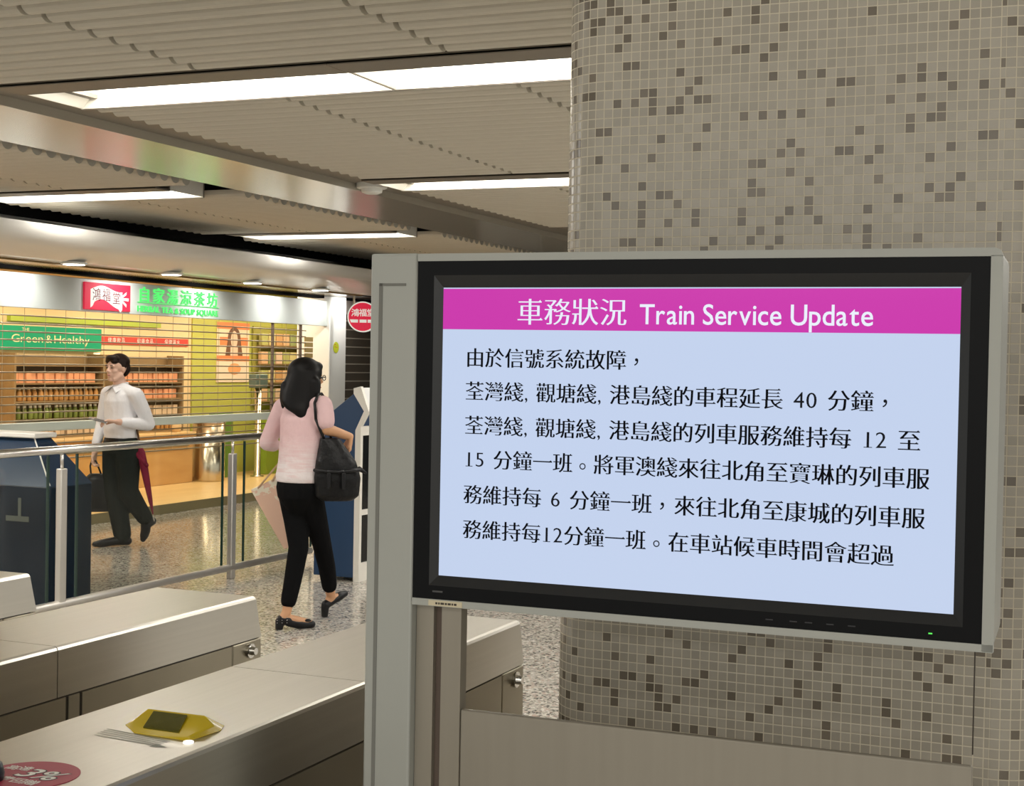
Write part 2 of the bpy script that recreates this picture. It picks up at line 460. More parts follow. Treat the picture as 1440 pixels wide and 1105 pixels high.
# --- slatted ceiling: half-hexagonal baffles along X
SP = .1405
def slat(mb, x0, x1, yc):
    pr = [(-.053, .062)]+[(-.053*math.cos(PI*i/8), .045-.050*math.sin(PI*i/8)) for i in range(9)]+[(.053, .062)]
    mb.prism([(yc+a, 3.0+b) for a, b in pr], 0, x0, x1)
LIGHT_Y = [-5.42, -1.6, 2.2, 6.0, 9.82, 13.62, 17.42]
def slat_rows():
    rows = []
    for i, y in enumerate(LIGHT_Y[:-1]):
        a = y+.50; n = int((LIGHT_Y[i+1]-.22-a)/SP)
        for k in range(n+1):
            yc = a+.06+k*SP
            if yc+.06 < LIGHT_Y[i+1]-.19: rows.append(yc)
    return rows
ROWS = slat_rows()
mb = MB(); cuts = [-5.23, -4.015, -2.73, -1.45, -.17, 1.11, 2.39, 3.67, 4.95, 6.23]
for yc in ROWS:
    if yc < 1.0: continue
    for a, b in zip(cuts, cuts[1:]): slat(mb, a+.012, b-.012, yc)
struct('ceiling', mb, M['slat'])
mb = MB()
for yc in ROWS:
    if yc < 6.4: continue
    for a, b in ((-9.25, -7.93), (-7.93, -6.74)): slat(mb, a+.008, b-.008, yc)
struct('ceiling', mb, M['slat'])
# simple continuation behind the photographer
mb = MB()
for yc in ROWS:
    if -2.8 < yc < 1.0: slat(mb, -5.23, 6.2, yc)
struct('ceiling', mb, M['slat'])

# --- polished beam soffit running along the concourse
mb = MB(); mb.box(-6.52, -5.59, -3, 23.9, 2.995, 3.005); mb.box(-5.60, -5.59, -3, 23.9, 3.005, 3.05)
struct('trim_1', mb, M['soffit'])
mb = MB(); mb.box(-5.59, -5.16, -3, 23.9, 3.05, 3.07)
struct('trim_2', mb, M['flange'])

# --- fluorescent troughs
def trough(x0, x1, y, label, ends=(1, 1)):
    t = thing('ceiling_light', label, 'ceiling light', ((x0+x1)/2, y+.23, 3.02), 0, 'fluorescent ceiling lights')
    off = ((x0+x1)/2, y+.23, 3.02)
    h = MB(off); h.box(x0, x1, y-.2, y, 2.995, 3.008); h.box(x0, x1, y-.2, y-.19, 3.0, 3.06); h.box(x0, x1, y-.012, y, 2.995, 3.16)
    h.box(x0, x1, y+.46, y+.475, 2.995, 3.16)
    h.build('housing', M['flange'], t)
    r = MB(off); r.box(x0, x1, y, y+.005, 3.0, 3.15); r.box(x0, x1, y+.455, y+.46, 3.0, 3.15)
    r.frustum([(x0, y, 3.15), (x0+.16, y, 3.15), (x0+.16, y+.46, 3.15), (x0, y+.46, 3.15)], [(x0, y, 3.002), (x0+.01, y, 3.002), (x0+.01, y+.46, 3.002), (x0, y+.46, 3.002)])
    r.frustum([(x1-.16, y, 3.15), (x1, y, 3.15), (x1, y+.46, 3.15), (x1-.16, y+.46, 3.15)], [(x1-.01, y, 3.002), (x1, y, 3.002), (x1, y+.46, 3.002), (x1-.01, y+.46, 3.002)])
    r.build('reflector', M['lampwhite'], t)
    d = MB(off); d.box(x0+.15, x1-.15, y+.006, y+.454, 3.10, 3.11)
    d.build('diffuser', M['lamp'], t)
    return t
names = {6.0: 'nearest row of', 9.82: 'second row of', 13.62: 'third row of'}
trough(-5.27, -3.367, 6.0, 'long bright trough light at left of the nearest row, ending at the polished beam')
trough(-3.363, -1.46, 6.0, 'long bright trough light of the nearest row, running into the mosaic pillar')
trough(-5.27, -3.367, 9.82, 'slim bright trough light beside the smoke detector, second row back')
trough(-5.16, -3.367, 13.62, 'short sliver of bright trough light just left of the pillar, third row back')
trough(-9.2, -7.12, 9.82, 'bright trough light at far left beyond the beam')
trough(-9.0, -7.03, 13.62, 'thin bright trough light beyond the beam, above the display\'s left corner')
for x in (-1.456, .45, 2.36):
    pass
# rows that run on out of view, as lamps in the same slots
area('ceiling_row', (1.5, 6.23, 3.02), 5.6, .45, 150, WHITE)
area('ceiling_row', (-.2, 10.05, 3.02), 6.0, .45, 130, WHITE)
area('ceiling_row', (-.2, 13.85, 3.02), 6.0, .45, 130, WHITE)

# --- smoke detector under the beam
t = thing('smoke_detector', 'small round white smoke detector under the polished beam', 'smoke detector', (-5.475, 10.17, 3.05))
MB().lathe((0, 0, 0), [(.12, 0), (.12, -.035), (.105, -.042)]).build('base', M['white'], t, smooth=False)
MB().lathe((0, 0, -.04), [(.085, 0), (.08, -.03), (.05, -.042)]).build('sensor_head', M['white'], t)

# --- bulkhead over the shop front
prof = [(-8.50, 2.765), (-8.50, 2.738), (-8.515, 2.69), (-8.56, 2.64), (-8.65, 2.597), (-8.78, 2.555), (-8.91, 2.525), (-9.05, 2.505)]
up = [(x, z+.04) for x, z in reversed(prof)]
mb = MB(); mb.prism(prof+up, 1, 3, 23.9)
struct('trim_3', mb, M['bulk'], smooth=False, bevel=0)
for p in bpy.data.objects['trim_3'].data.polygons: p.use_smooth = len(p.vertices) == 4
struct('trim_4', MB().box(-9.52, -9.05, 3, 16.6, 2.49, 2.53), M['woodsoffit'])
struct('trim_5', MB().box(-9.52, -9.05, 16.6, 23.9, 2.49, 2.53), mat('dark_soffit', (.04, .036, .03), .5))
struct('wall_left', MB().box(-9.72, -9.55, 3, 23.9, 2.46, 3.4), M['black'])
lights = [(9.6, 'far left'), (11.1, 'left'), (12.6, 'centre'), (14.1, 'right')]
dl_labels = ['round recessed downlight nearest the camera, above the blank fascia at left', 'round recessed downlight above the red shop logo', 'round recessed downlight above the green lit letters', 'round recessed downlight above the blank right end of the shop fascia']
dls = [(-8.93, 10.87), (-8.93, 12.36), (-8.93, 13.85), (-8.93, 15.33)]
for (x, y), lb in zip(dls, dl_labels):
    t = thing('downlight', lb, 'downlight', (x, y, 2.518), 0, 'recessed downlights')
    MB().lathe((0, 0, 0), [(.115, 0), (.12, -.018), (.098, -.022)]).build('trim_ring', M['white'], t)
    MB().lathe((0, 0, -.020), [(.096, 0), (.096, -.006)]).build('lens', mat('downlight_lens', (.8, .8, .8), .4, emit=(1, .95, .84), estr=9), t)
for y in (9.3, 10.75, 12.2, 13.65, 15.1, 16.15, 16.78):
    l = bpy.data.lights.new('fascia_spot', 'SPOT'); l.energy = 21; l.color = (1, .97, .92); l.spot_size = 2.3; l.spot_blend = .85; l.shadow_soft_size = .04
    o = bpy.data.objects.new('fascia_spot', l); COL.objects.link(o); o.location = (-9.1, y, 2.46); o.rotation_euler = (0, math.radians(52), 0)

# ================================================================== TEA SHOP
SX = -9.5
def on_wall(x):                          # text plane facing +X : text x runs along +Y
    return lambda a, b, c: Vector((x+c, a, b))
t = thing('shop_sign', 'long white shop fascia with red logo and green lit lettering', 'shop sign', (SX, 12.9, 2.1))
off = (SX, 12.9, 2.1)
MB(off).box(SX-.06, SX, 8.2, 16.57, 2.1, 2.425).build('fascia', M['shopband'], t, bevel=.006)
lp = MB(off).box(SX+.001, SX+.02, 11.70, 12.425, 2.122, 2.392).build('logo_panel', M['red'], t, bevel=.004)
# white waving banner of the logo with red-edged characters
bn = MB(off)
pts_t, pts_b = [], []
for i in range(17):
    s = i/16; y = 11.79+s*.50; w = .020*math.sin(s*2*PI*1.0-.5)+.018*math.sin(s*PI)
    pts_t.append((y, 2.335+w-.01*s)); pts_b.append((y, 2.185+w*1.4-.035*s*s-(.03 if i in (0, 1, 15) else 0)))
for i in range(16):
    bn.poly([(SX+.0215, *pts_b[i]), (SX+.0215, *pts_b[i+1]), (SX+.0215, *pts_t[i+1]), (SX+.0215, *pts_t[i])])
for k, (dy_, dz_) in enumerate(((.04, .05), (.075, .0), (.04, -.05))):
    c = (12.29, 2.245); 
    bn.poly([(SX+.0215, c[0]-.005, c[1]+dz_*.4-.012), (SX+.0215, c[0]+dy_+.025, c[1]+dz_*1.3-.018), (SX+.0215, c[0]+dy_+.03, c[1]+dz_*1.3+.014), (SX+.0215, c[0]-.005, c[1]+dz_*.4+.014)])
bn.build('logo_banner', M['logo_white'], lp)
T = Text()
for k, ch in enumerate('鴻福堂'): T.put(ch, 11.815+k*.155, 2.225-.012*k+(.012 if k == 1 else 0), .135)
o = text_obj('logo_characters', T, M['logo_ink'], lp, lambda a, b, c: Vector((SX+.0225, a, b))-Vector(off))
T = Text()
for k, ch in enumerate('自家湯涼茶坊'): T.put(ch, 12.565+k*.247, 2.252, .166, -.006, .006, False, 1.28)
T2 = Text(); T2.word('HERBAL TEA & SOUP SQUARE', 12.56, 2.135, .088, .10, fit=1.46)
T.groups += T2.groups
T.polys.append([Vector(p) for p in ((12.56, 2.228), (14.03, 2.228), (14.03, 2.234), (12.56, 2.234))])
text_obj('lit_lettering', T, M['neon'], t, lambda a, b, c: Vector((SX+.003+c, a, b))-Vector(off), .012)

# grille
t = thing('security_grille', 'see-through rolling grille of thin horizontal rods drawn across the tea shop', 'security grille', (SX-.03, 12.8, .1))
off = (SX-.03, 12.8, .1)
g = MB(off); z = .66; k = 0
while z < 2.1:
    g.tube((SX-.03, 8.2, z), (SX-.03, 16.02, z), .0075, None, 6); z += .076
g.build('rods', M['grille'], t, smooth=True)
g = MB(off); y = 8.3
while y < 16.0:
    g.tube((SX-.03, y, .66), (SX-.03, y, 2.1), .003, None, 5); y += .29
g.build('links', mat('grille_link', (.42, .34, .2), .5, .3), t)
MB(off).box(SX-.07, SX+.01, 8.2, 16.02, .935, 1.02).build('lock_bar', M['pale'], t, bevel=.006)
for yy in (15.25, 15.9): MB(off).box(SX-.05, SX-.02, yy-.012, yy+.012, 1.02, 2.1).build('guide_rail', M['slot'], t)

# column and far shutter
mb = MB(); mb.box(-9.95, -9.46, 16.50, 16.93, 0, 2.49)
struct('pillar', mb, M['white'], bevel=.012)
struct('door_1', MB().box(-9.7, -9.62, 16.9, 21.5, 0, 2.28), M['shutter'])
struct('wall_left', MB().box(-9.75, -9.58, 16.9, 21.5, 2.28, 2.46), mat('fascia_grey', (.30, .28, .25), .5))
struct('wall_left', MB().box(-9.75, -9.5, 21.5, 23.9, 0, 2.47), M['white'])
t = thing('wall_sticker', 'round yellow-green sticker on the white column', 'sticker', (-9.458, 16.66, 1.83))
mb = MB(); mb.tube((0, 0, 0), (.004, 0, 0), .072, None, 28); mb.build('disc', mat('lime_sticker', (.50, .56, .03), .5), t)
T = Text(); T.polys = [[Vector(p) for p in ((-.04, .012), (.035, .0), (.035, -.006), (-.04, .006))], [Vector(p) for p in ((-.05, .04), (-.01, .045), (-.01, .035), (-.05, .03))]]
text_obj('sticker_print', T, M['redstrip'], t, lambda a, b, c: Vector((.0045, a, b)))
t = thing('notice_plate', 'small column of brass plates behind the grille\'s right end', 'notice plate', (-9.54, 16.1, 1.62))
for k in range(5): MB().box(0, .01, -.1, .1, k*.068, k*.068+.058).build('plate', mat('brass_plate', (.55, .40, .16), .35, .4), t)

# hanging round sign
t = thing('hanging_sign', 'round red hanging sign with white lettering, partly behind the display', 'hanging sign', (-9.1, 16.72, 2.23))
rz = math.radians(22)
t.rotation_euler = (0, 0, rz)
mb = MB(); mb.tube((0, -.03, 0), (0, .03, 0), .185, None, 40); mb.build('disc', M['red'], t)
mb = MB()
for i in range(40):
    a, b = 2*PI*i/40, 2*PI*(i+1)/40
    f = lambda r, q, y: (r*math.cos(q), y, r*math.sin(q))
    for y in (-.036, .036): mb.poly([f(.182, a, y), f(.198, a, y), f(.198, b, y), f(.182, b, y)])
    mb.poly([f(.198, a, -.036), f(.198, b, -.036), f(.198, b, .036), f(.198, a, .036)])
mb.build('rim', M['logo_white'], t)
T = Text()
for k, ch in enumerate('鴻福堂'): T.put(ch, -.15+k*.1, .015, .105, -.012, .012)
text_obj('lettering', T, M['logo_white'], t, lambda a, b, c: Vector((a, -.0305-c, b)), .004)
for bar_ in (((-.165, -.035), (-.06, -.035), (-.06, -.075), (-.150, -.075)), ((-.04, -.035), (.05, -.035), (.05, -.075), (-.04, -.075)), ((.065, -.035), (.165, -.035), (.150, -.075), (.065, -.075))):
    MB().prism(bar_, 1, -.034, -.0302).build('white_bar', M['logo_white'], t)
for x in (-.12, .12):
    MB().box(x-.012, x+.012, -.006, .006, .14, .275).build('hanger', mat('hanger_metal', (.42, .36, .26), .4, .5), t)

# interior shell
struct('floor', MB().box(-11.6, -9.38, 3, 21, 0, .1), M['woodfloor'])
struct('baseboard_left', MB().box(-9.38, -9.365, 3, 21, 0, .1), M['kick'])
struct('wall_left', MB().box(-11.45, -11.25, 3, 16.02, .1, 2.8), M['cream'])
struct('wall_left', MB().box(-11.45, -11.23, 16.02, 18.2, .1, 2.8), M['lime'])
struct('wall_left', MB().box(-11.45, -11.22, 18.2, 24, .1, 2.8), M['lime'])
struct('wall_far', MB().box(-11.4, -9.62, 21.0, 21.2, .1, 2.8), M['limegreen'])
struct('ceiling', MB().box(-11.5, -9.55, 3, 21.2, 2.62, 2.7), M['cream'])
# left counter
def counter(name, y0, y1, label, m):
    off = (-10.85, (y0+y1)/2, .1); t = thing(name, label, 'counter', off)
    MB(off).box(-11.2, -10.80, y0, y1, .1, .70).build('body', m, t, bevel=.008)
    MB(off).box(-11.24, -10.76, y0-.01, y1+.01, .70, .735).build('worktop', M['woodfloor'], t, bevel=.006)
    v = MB(off)
    for k in range(4): v.box(-10.80, -10.793, y0+.1, y1-.1, .52+k*.04, .534+k*.04)
    v.build('vent_slots', M['kick'], t)
    return t
counter('shop_counter', 10.6, 12.4, 'orange wood counter behind the blue machine at left', M['wood'])
counter('shop_counter', 12.43, 13.95, 'orange wood counter behind the man in the white shirt', M['wood'])
counter('shop_counter', 13.98, 15.45, 'orange wood counter with vent slots beside the lime wall', M['wood'])
# shelf units with jars
JAR = {}
def jar_proto(i, col, cap):
    o = MB().lathe((0, 0, 0), [(.026, 0), (.031, .01), (.031, .09), (.022, .115), (.016, .125)], 10).build('jar', mat('jar_%s' % i, col, .25), None, smooth=True)
    MB().lathe((0, 0, .125), [(.019, 0), (.019, .024), (.017, .026)], 10).build('lid', mat('lid_%s' % i, cap, .4), o)
    return o
def box_proto(i, col):
    o = MB().box(-.025, .025, -.04, .04, 0, .115).build('carton', mat('carton_%s' % i, col, .5), None, bevel=.003)
    return o
kinds = [jar_proto('amber', (.50, .25, .07), (.75, .7, .5)), jar_proto('green', (.20, .25, .05), (.75, .74, .58)), box_proto('orange', (.75, .33, .16)), box_proto('cream', (.74, .55, .34))]
kn = ['amber jar with cream lid', 'green jar with cream lid', 'orange carton', 'cream carton']
used = [False]*4
def shelf(y0, y1, label, plan, where, glabel):
    off = (-11.1, (y0+y1)/2, .735); t = thing('shelf_unit', label, 'shelf unit', off)
    c = MB(off); c.box(-11.245, -11.235, y0, y1, .74, 1.66); c.build('back_panel', M['darkwood'], t)
    for yy in (y0, y1): MB(off).box(-11.24, -11.0, yy-.015, yy+.015, .737, 1.68).build('side_panel', M['darkwood'], t)
    for k in range(5): MB(off).box(-11.235, -11.0, y0+.015, y1-.015, .737+k*.2+(.0 if k else 0), .752+k*.2).build('shelf_board', M['darkwood'], t)
    for r, kd in enumerate(plan):
        y = y0+.06
        while y < y1-.05:
            q = kd
            lb = '%s on the %s shelf of %s' % (kn[q].split(' with')[0], ['bottom', 'second', 'third', 'top'][r], where)
            if not used[q]: o = kinds[q]; used[q] = True
            else: o = copy_tree(kinds[q])
            o.location = (-11.08+random.uniform(-.015, .015), y, .7535+r*.2)
            tag(o, lb, 'jar' if q < 2 else 'box', '%ss on the %s shelf, %s' % (kn[q].split(' with')[0], ['bottom', 'second', 'third', 'top'][r], glabel))
            y += .085 if q < 2 else .10
shelf(12.46, 13.95, 'brown shelf unit under the green sign, filled with jars and cartons', [3, 1, 0, 2], 'the unit below the green sign', 'left unit')
shelf(14.25, 15.5, 'brown shelf unit behind the man\'s shoulder, with jars and cartons', [0, 3, 2, 2], 'the unit behind the man\'s shoulder', 'right unit')
# signs inside
t = thing('wall_sign', 'green wall sign with pale gold lettering inside the shop', 'wall sign', (-11.2, 13.2, 1.72)); off = (-11.2, 13.2, 1.72)
MB(off).box(-11.245, -11.2, 11.6, 14.14, 1.715, 1.98).build('board', M['green'], t)
for w_, y_, z_, h_, f_ in (('Green', 12.62, 1.80, .125, .50), ('&', 13.17, 1.80, .125, .10), ('Healthy', 13.31, 1.80, .125, .61), ('THE', 12.78, 1.925, .05, .12)):
    T = Text(); T.word(w_, y_, z_, h_, .09, fit=f_); text_obj('lettering', T, M['gold'], t, lambda a, b, c: Vector((-11.198, a, b))-Vector(off))
t = thing('menu_strip', 'narrow red strip with white characters behind the grille', 'wall sign', (-11.24, 15.0, 1.8)); off = (-11.24, 15.0, 1.8)
MB(off).box(-11.249, -11.235, 14.16, 15.93, 1.805, 1.90).build('strip', M['redstrip'], t)
T = Text(); y = 14.30
for w in ('健康飲品', '健康食品', '保健湯水'):
    for k, ch in enumerate(w): T.put(ch, y+k*.085, 1.825, .075)
    y += .56
text_obj('lettering', T, M['swhite'], t, lambda a, b, c: Vector((-11.233, a, b))-Vector(off))
t = tag(MB().box(-11.25, -11.2, 12.6, 15.3, 2.03, 2.10).build('lime_trim_strip', mat('lime_strip_paint', (.4, .5, .05), .5), None), 'lime green strip along the top of the shop\'s back wall', 'trim strip')  # lime green trim strip in one even colour
# poster with a long-haired figure, and a second poster under it
t = thing('poster', 'orange poster of a long-haired woman on the lime wall', 'poster', (-11.2, 16.95, 1.62)); off = (-11.2, 16.95, 1.62)
MB(off).box(-11.228, -11.215, 16.56, 17.34, 1.63, 2.15).build('sheet', mat('poster_cream', (.78, .60, .40), .6), t)
p = MB(off); p.box(-11.214, -11.212, 16.56, 17.34, 2.06, 2.15); p.box(-11.214, -11.212, 16.56, 17.34, 1.63, 1.70); p.box(-11.214, -11.212, 16.62, 17.3, 1.84, 1.95)
p.build('colour_bands', mat('poster_orange', (.78, .22, .07), .6), t)
p = MB(off); hc = [(16.96+.155*math.cos(PI*i/16), 1.93+.16*math.sin(PI*i/16)) for i in range(17)]
p.poly([(-11.2112, y, z) for y, z in [(17.17, 1.70), (17.145, 1.80)]+hc+[(16.775, 1.80), (16.75, 1.70)]])
p.build('printed_hair', mat('poster_brown', (.16, .07, .03), .6), t)
p = MB(off); p.ell((-11.2105, 16.96, 1.92), (.001, .085, .12)); p.box(-11.2108, -11.2102, 16.87, 17.05, 1.70, 1.83)
p.build('printed_face', mat('poster_skin', (.80, .52, .36), .6), t)
t = thing('poster', 'pale poster with orange food picture below the woman poster', 'poster', (-11.2, 16.95, 1.36)); off = (-11.2, 16.95, 1.36)
MB(off).box(-11.228, -11.215, 16.56, 17.34, 1.34, 1.625).build('sheet', mat('poster_pale', (.78, .62, .45), .6), t)
p = MB(off); p.ell((-11.214, 16.98, 1.52), (.003, .16, .08)); p.build('printed_bowl', mat('poster_orange_bowl', (.75, .33, .12), .6), t)
t = thing('display_rack', 'wall rack of orange and olive packets right of the posters', 'rack', (-11.15, 17.95, 1.0)); off = (-11.15, 17.95, 1.0)
MB(off).box(-11.22, -11.2, 17.42, 19.0, 1.02, 2.12).build('back_board', mat('rack_olive', (.33, .30, .06), .5), t)
cols = [(.66, .40, .2), (.55, .30, .12), (.62, .52, .22), (.42, .40, .12), (.68, .46, .3), (.30, .33, .12)]
for r in range(4):
    MB(off).box(-11.2, -11.08, 17.5, 18.95, 1.06+r*.26, 1.075+r*.26).build('rack_shelf', M['darkwood'], t)
rk = [mat('packet_%d' % i, c, .5) for i, c in enumerate(cols)]
pk = []
for r in range(4):
    y = 17.58; k = 0
    while y < 18.9:
        c = cols[(k*5+r*3) % 6]; i = (k*5+r*3) % 6
        w = .16
        o = MB().box(-.03, .03, -w/2, w/2, 0, .17).build('packet', rk[i], None, bevel=.006)
        o.location = (-11.14, y, 1.0755+r*.26)
        cn = ['tan', 'brown', 'straw', 'olive', 'peach', 'dark green'][i]
        tag(o, '%s packet on the %s shelf of the rack right of the posters' % (cn, ['bottom', 'second', 'third', 'top'][r]), 'packet', '%s packets on rack, %s shelf' % (cn, ['bottom', 'second', 'third', 'top'][r]))
        y += .19; k += 1
# steel bin and pole, green panel
t = thing('steel_bin', 'tall round stainless steel bin standing in the shop by the lime wall', 'bin', (-10.75, 15.72, .1))
MB().lathe((0, 0, 0), [(.20, 0), (.205, .02), (.205, .74)], 32).build('drum', M['bin'], t, smooth=True)
MB().lathe((0, 0, .74), [(.21, 0), (.21, .03), (.16, .05)], 32).build('lid', M['chrome'], t)
t = thing('steel_post', 'slim steel post standing in the shop right of the round bin', 'post', (-10.6, 16.62, .1))
MB().lathe((0, 0, 0), [(.09, 0), (.09, .015), (.045, .02), (.045, 1.18)], 20).build('shaft', M['bin'], t, smooth=True)
MB().box(-.06, .06, -.14, .14, 1.18, 1.36).build('head', mat('grey_green_box', (.10, .14, .12), .4), t, bevel=.01)
t = tag(MB().box(-10.95, -10.85, 16.0, 16.42, .1, .95).build('green_panel', mat('dark_green_panel', (.10, .20, .02), .5), None, bevel=.008), 'dark green low panel between the steel bin and the steel post', 'panel')
t = tag(MB().box(-10.9, -10.7, 17.0, 20.2, .1, .93).build('low_wall_unit', M['limegreen'], None, bevel=.01), 'bright lime green low unit behind the woman', 'cabinet')
t = tag(MB().lathe((-10.88, 15.2, .7355), [(.05, 0), (.07, .08), (.05, .14), (.03, .16)], 14).build('tea_urn', mat('tea_urn', (.7, .5, .25), .3), None, smooth=True), 'small round tan pot on the wood counter near the lime wall', 'pot')
# pale sheets on the wall left of the man
t = tag(MB().box(-11.249, -11.235, 14.06, 14.16, 1.0, 1.70).build('wall_light_strip', mat('lit_strip', (.8, .75, .6), .4, emit=(1, .86, .55), estr=.9), None), 'narrow lit vertical strip on the wall left of the man\'s head', 'light strip')

# ================================================================== BALUSTRADE
RX = -6.2
t = thing('balustrade', 'stainless steel balustrade with glass panes and round handrail', 'railing', (RX, 8.4, 0)); off = (RX, 8.4, 0)
MB(off).tube((RX, 4.8, 1.063), (RX, 10.55, 1.063), .027, None, 20).build('handrail', M['chrome'], t, smooth=True)
MB(off).tube((RX, 4.8, .082), (RX, 10.55, .082), .027, None, 16).build('bottom_rail', M['post_steel'], t, smooth=True)
for y in (5.53, 7.455, 9.38):
    p = MB(off).box(RX-.022, RX+.022, y-.03, y+.03, 0, .945).build('post', M['post_steel'], t, bevel=.006)
    MB(off).tube((RX, y, .945), (RX, y, 1.05), .011, None, 12).build('rod', M['chrome'], p, smooth=True)
for a, b in ((4.8, 5.40), (5.66, 7.325), (7.60, 9.25), (9.54, 10.55)):
    MB(off).box(RX-.005, RX+.005, a, b, .115, 1.03).build('glass_pane', M['glass'], t)
    e = MB(off)
    for y in (a, b): e.box(RX-.0055, RX+.0055, y-.009, y+.009, .112, 1.032)
    e.build('pane_edge', M['glass_edge'], t)

# ================================================================== MACHINES
# hip-topped navy machine behind the balustrade
t = thing('ticket_machine', 'dark navy machine with hipped top behind the glass balustrade at left', 'machine', (-7.0, 7.83, 0)); off = (-7.0, 7.83, 0)
X1, X0, Y0, Y1 = -6.43, -8.1, 7.62, 8.04
body = MB(off).box(X0, X1, Y0, Y1, 0, .80).build('body', M['navy_dark'], t, bevel=.006)
s = .34
MB(off).frustum([(X0, Y0, .80), (X1, Y0, .80), (X1, Y1, .80), (X0, Y1, .80)], [(X0+s, Y0+.24, 1.10), (X1-s, Y0+.24, 1.10), (X1-s, Y1-.02, 1.10), (X0+s, Y1-.02, 1.10)]).build('hipped_top', M['navy'], t)
MB(off).tube((X1-.012, Y0+.010, .810), (X1-s, Y0+.24, 1.10), .005, None, 8).build('ridge_strip', M['kiosk_white'], t)
MB(off).box(X0+.2, X1-s+.04, Y0+.20, Y1, 1.10, 1.135).build('cap', M['kiosk_white'], t, bevel=.008)
MB(off).box(X1-.001, X1+.002, Y0+.16, Y0+.168, .02, .79).build('side_seam', M['seam'], t)
sy = MB(off); sy.box(-6.69, -6.665, Y0-.003, Y0, .60, .72); sy.box(-6.79, -6.60, Y0-.003, Y0, .565, .60); sy.build('front_reflection', mat('dim_reflection', (.07, .08, .07), .5), t)  # reflection in the balustrade glass, painted on the front as a pale shape
# blue kiosk right of the woman
t = thing('information_kiosk', 'navy blue kiosk with white front frame, half hidden by the display', 'kiosk', (-5.45, 10.0, 0)); off = (-5.45, 10.0, 0)
KX = lambda pts, a, b: MB(off).prism(pts, 1, a, b)
# outline in (X, z)
prof = [(-5.66, .03), (-5.315, .03), (-5.315, 1.14), (-5.245, 1.285), (-5.335, 1.415), (-5.66, 1.17)]
KX(prof, 9.68, 10.32).build('body', M['kiosk_blue'], t, bevel=.004)
wf = [(-5.315, .0), (-5.268, .0), (-5.268, 1.17), (-5.205, 1.285), (-5.275, 1.47), (-5.335, 1.455), (-5.335, 1.415), (-5.245, 1.285), (-5.315, 1.14)]
mb = KX(wf, 9.675, 9.71); KX2 = MB(off).prism(wf, 1, 10.29, 10.325)
mb.build('side_frame', M['kiosk_white'], t); KX2.build('side_frame', M['kiosk_white'], t)
f = MB(off); f.box(-5.315, -5.27, 9.71, 10.29, 0, .14); f.box(-5.315, -5.27, 9.71, 10.29, .50, .54); f.box(-5.315, -5.27, 9.71, 10.29, 1.1, 1.17)
f.build('cross_frame', M['kiosk_white'], t)
f = MB(off); f.box(-5.31, -5.285, 9.71, 10.29, .14, .50); f.box(-5.31, -5.285, 9.71, 10.29, .54, 1.1); f.build('front_panel', M['kiosk_glass'], t)
f = MB(off); f.frustum([(-5.215, 9.71, 1.29), (-5.215, 10.29, 1.29), (-5.28, 10.29, 1.46), (-5.28, 9.71, 1.46)], [(-5.255, 9.71, 1.29), (-5.255, 10.29, 1.29), (-5.32, 10.29, 1.45), (-5.32, 9.71, 1.45)]); f.build('top_display', mat('kiosk_display', (.7, .7, .68), .3), t)

# ================================================================== GATES
def make_gate():
    # local: x across (half width .17), y along the lane, z up; far end at y = 0
    t = thing('ticket_gate', '', 'ticket gate')
    w = .17; yb = -2.35
    rc = .009
    def sect(x, zt):
        return [(-x, .883), (x, .883), (x, zt-rc), (x-.003, zt-.003), (x-rc, zt), (-x+rc, zt), (-x+.003, zt-.003), (-x, zt-rc)]
    # upper shell with its sloping nose
    def shell(name, y0, y1, y1b, m):
        A = [(p[0], y0, p[1]) for p in sect(w, 1.0)]
        B = [(p[0], y1+(y1b-y1)*(1-(p[1]-.883)/.117), p[1]) for p in sect(w, 1.0)]
        o = MB().frustum(A[::-1], B[::-1]).build(name, m, t, smooth=False)
        for p in o.data.polygons: p.use_smooth = True
        o.data.set_sharp_from_angle(angle=.25)
        return o
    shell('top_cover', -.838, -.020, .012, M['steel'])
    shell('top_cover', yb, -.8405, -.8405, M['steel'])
    MB().box(-w+.004, w-.004, yb+.01, -.13, .12, .880).build('lower_body', M['steel_shaded'], t)
    # cladding panels on both long sides with dark joints between
    for sx in (-1, 1):
        x0, x1 = (w-.004, w) if sx > 0 else (-w, -w+.004)
        MB().box(x0, x1, -.752, -.134, .13, .879).build('side_panel', M['steel_shaded'], t)
        MB().box(x0, x1, -.800, -.762, .13, .879).build('side_panel', M['steel_shaded'], t)
        MB().box(x0, x1, yb+.01, -.810, .13, .879).build('side_panel', M['steel_shaded'], t)
        j = MB(); xa, xb = (w-.0045, w-.0035) if sx > 0 else (-w+.0035, -w+.0045)
        j.box(xa, xb, yb+.01, -.01, .12, .8825); j.build('panel_joint', M['seam'], t)
        k = MB(); px = sx*w
        k.tube((px, -.048, .865-.012), (px+sx*.008, -.048, .853), .020, None, 20); k.tube((px+sx*.008, -.048, .853), (px+sx*.022, -.048, .853), .013, .010, 20)
        k.build('round_lock', M['chrome_knob'], t, smooth=False)
    e = MB(); e.frustum([(-w, -.128, .0), (w, -.128, .0), (w, .03, .0), (-w, .03, .0)], [(-w, -.128, .880), (w, -.128, .880), (w, .0125, .880), (-w, .0125, .880)])
    e.build('end_post', M['steel_shaded'], t, bevel=.004)
    MB().box(-w+.02, w-.02, yb+.03, -.14, 0, .12).build('plinth', M['seam'], t)
    return t
g1 = make_gate(); g1.location = (-1.592, 3.5, 0)
g2 = copy_tree(g1); g2.location = (-2.388, 3.5, 0)
g3 = copy_tree(g1); g3.location = (-3.205, 3.53, 0)
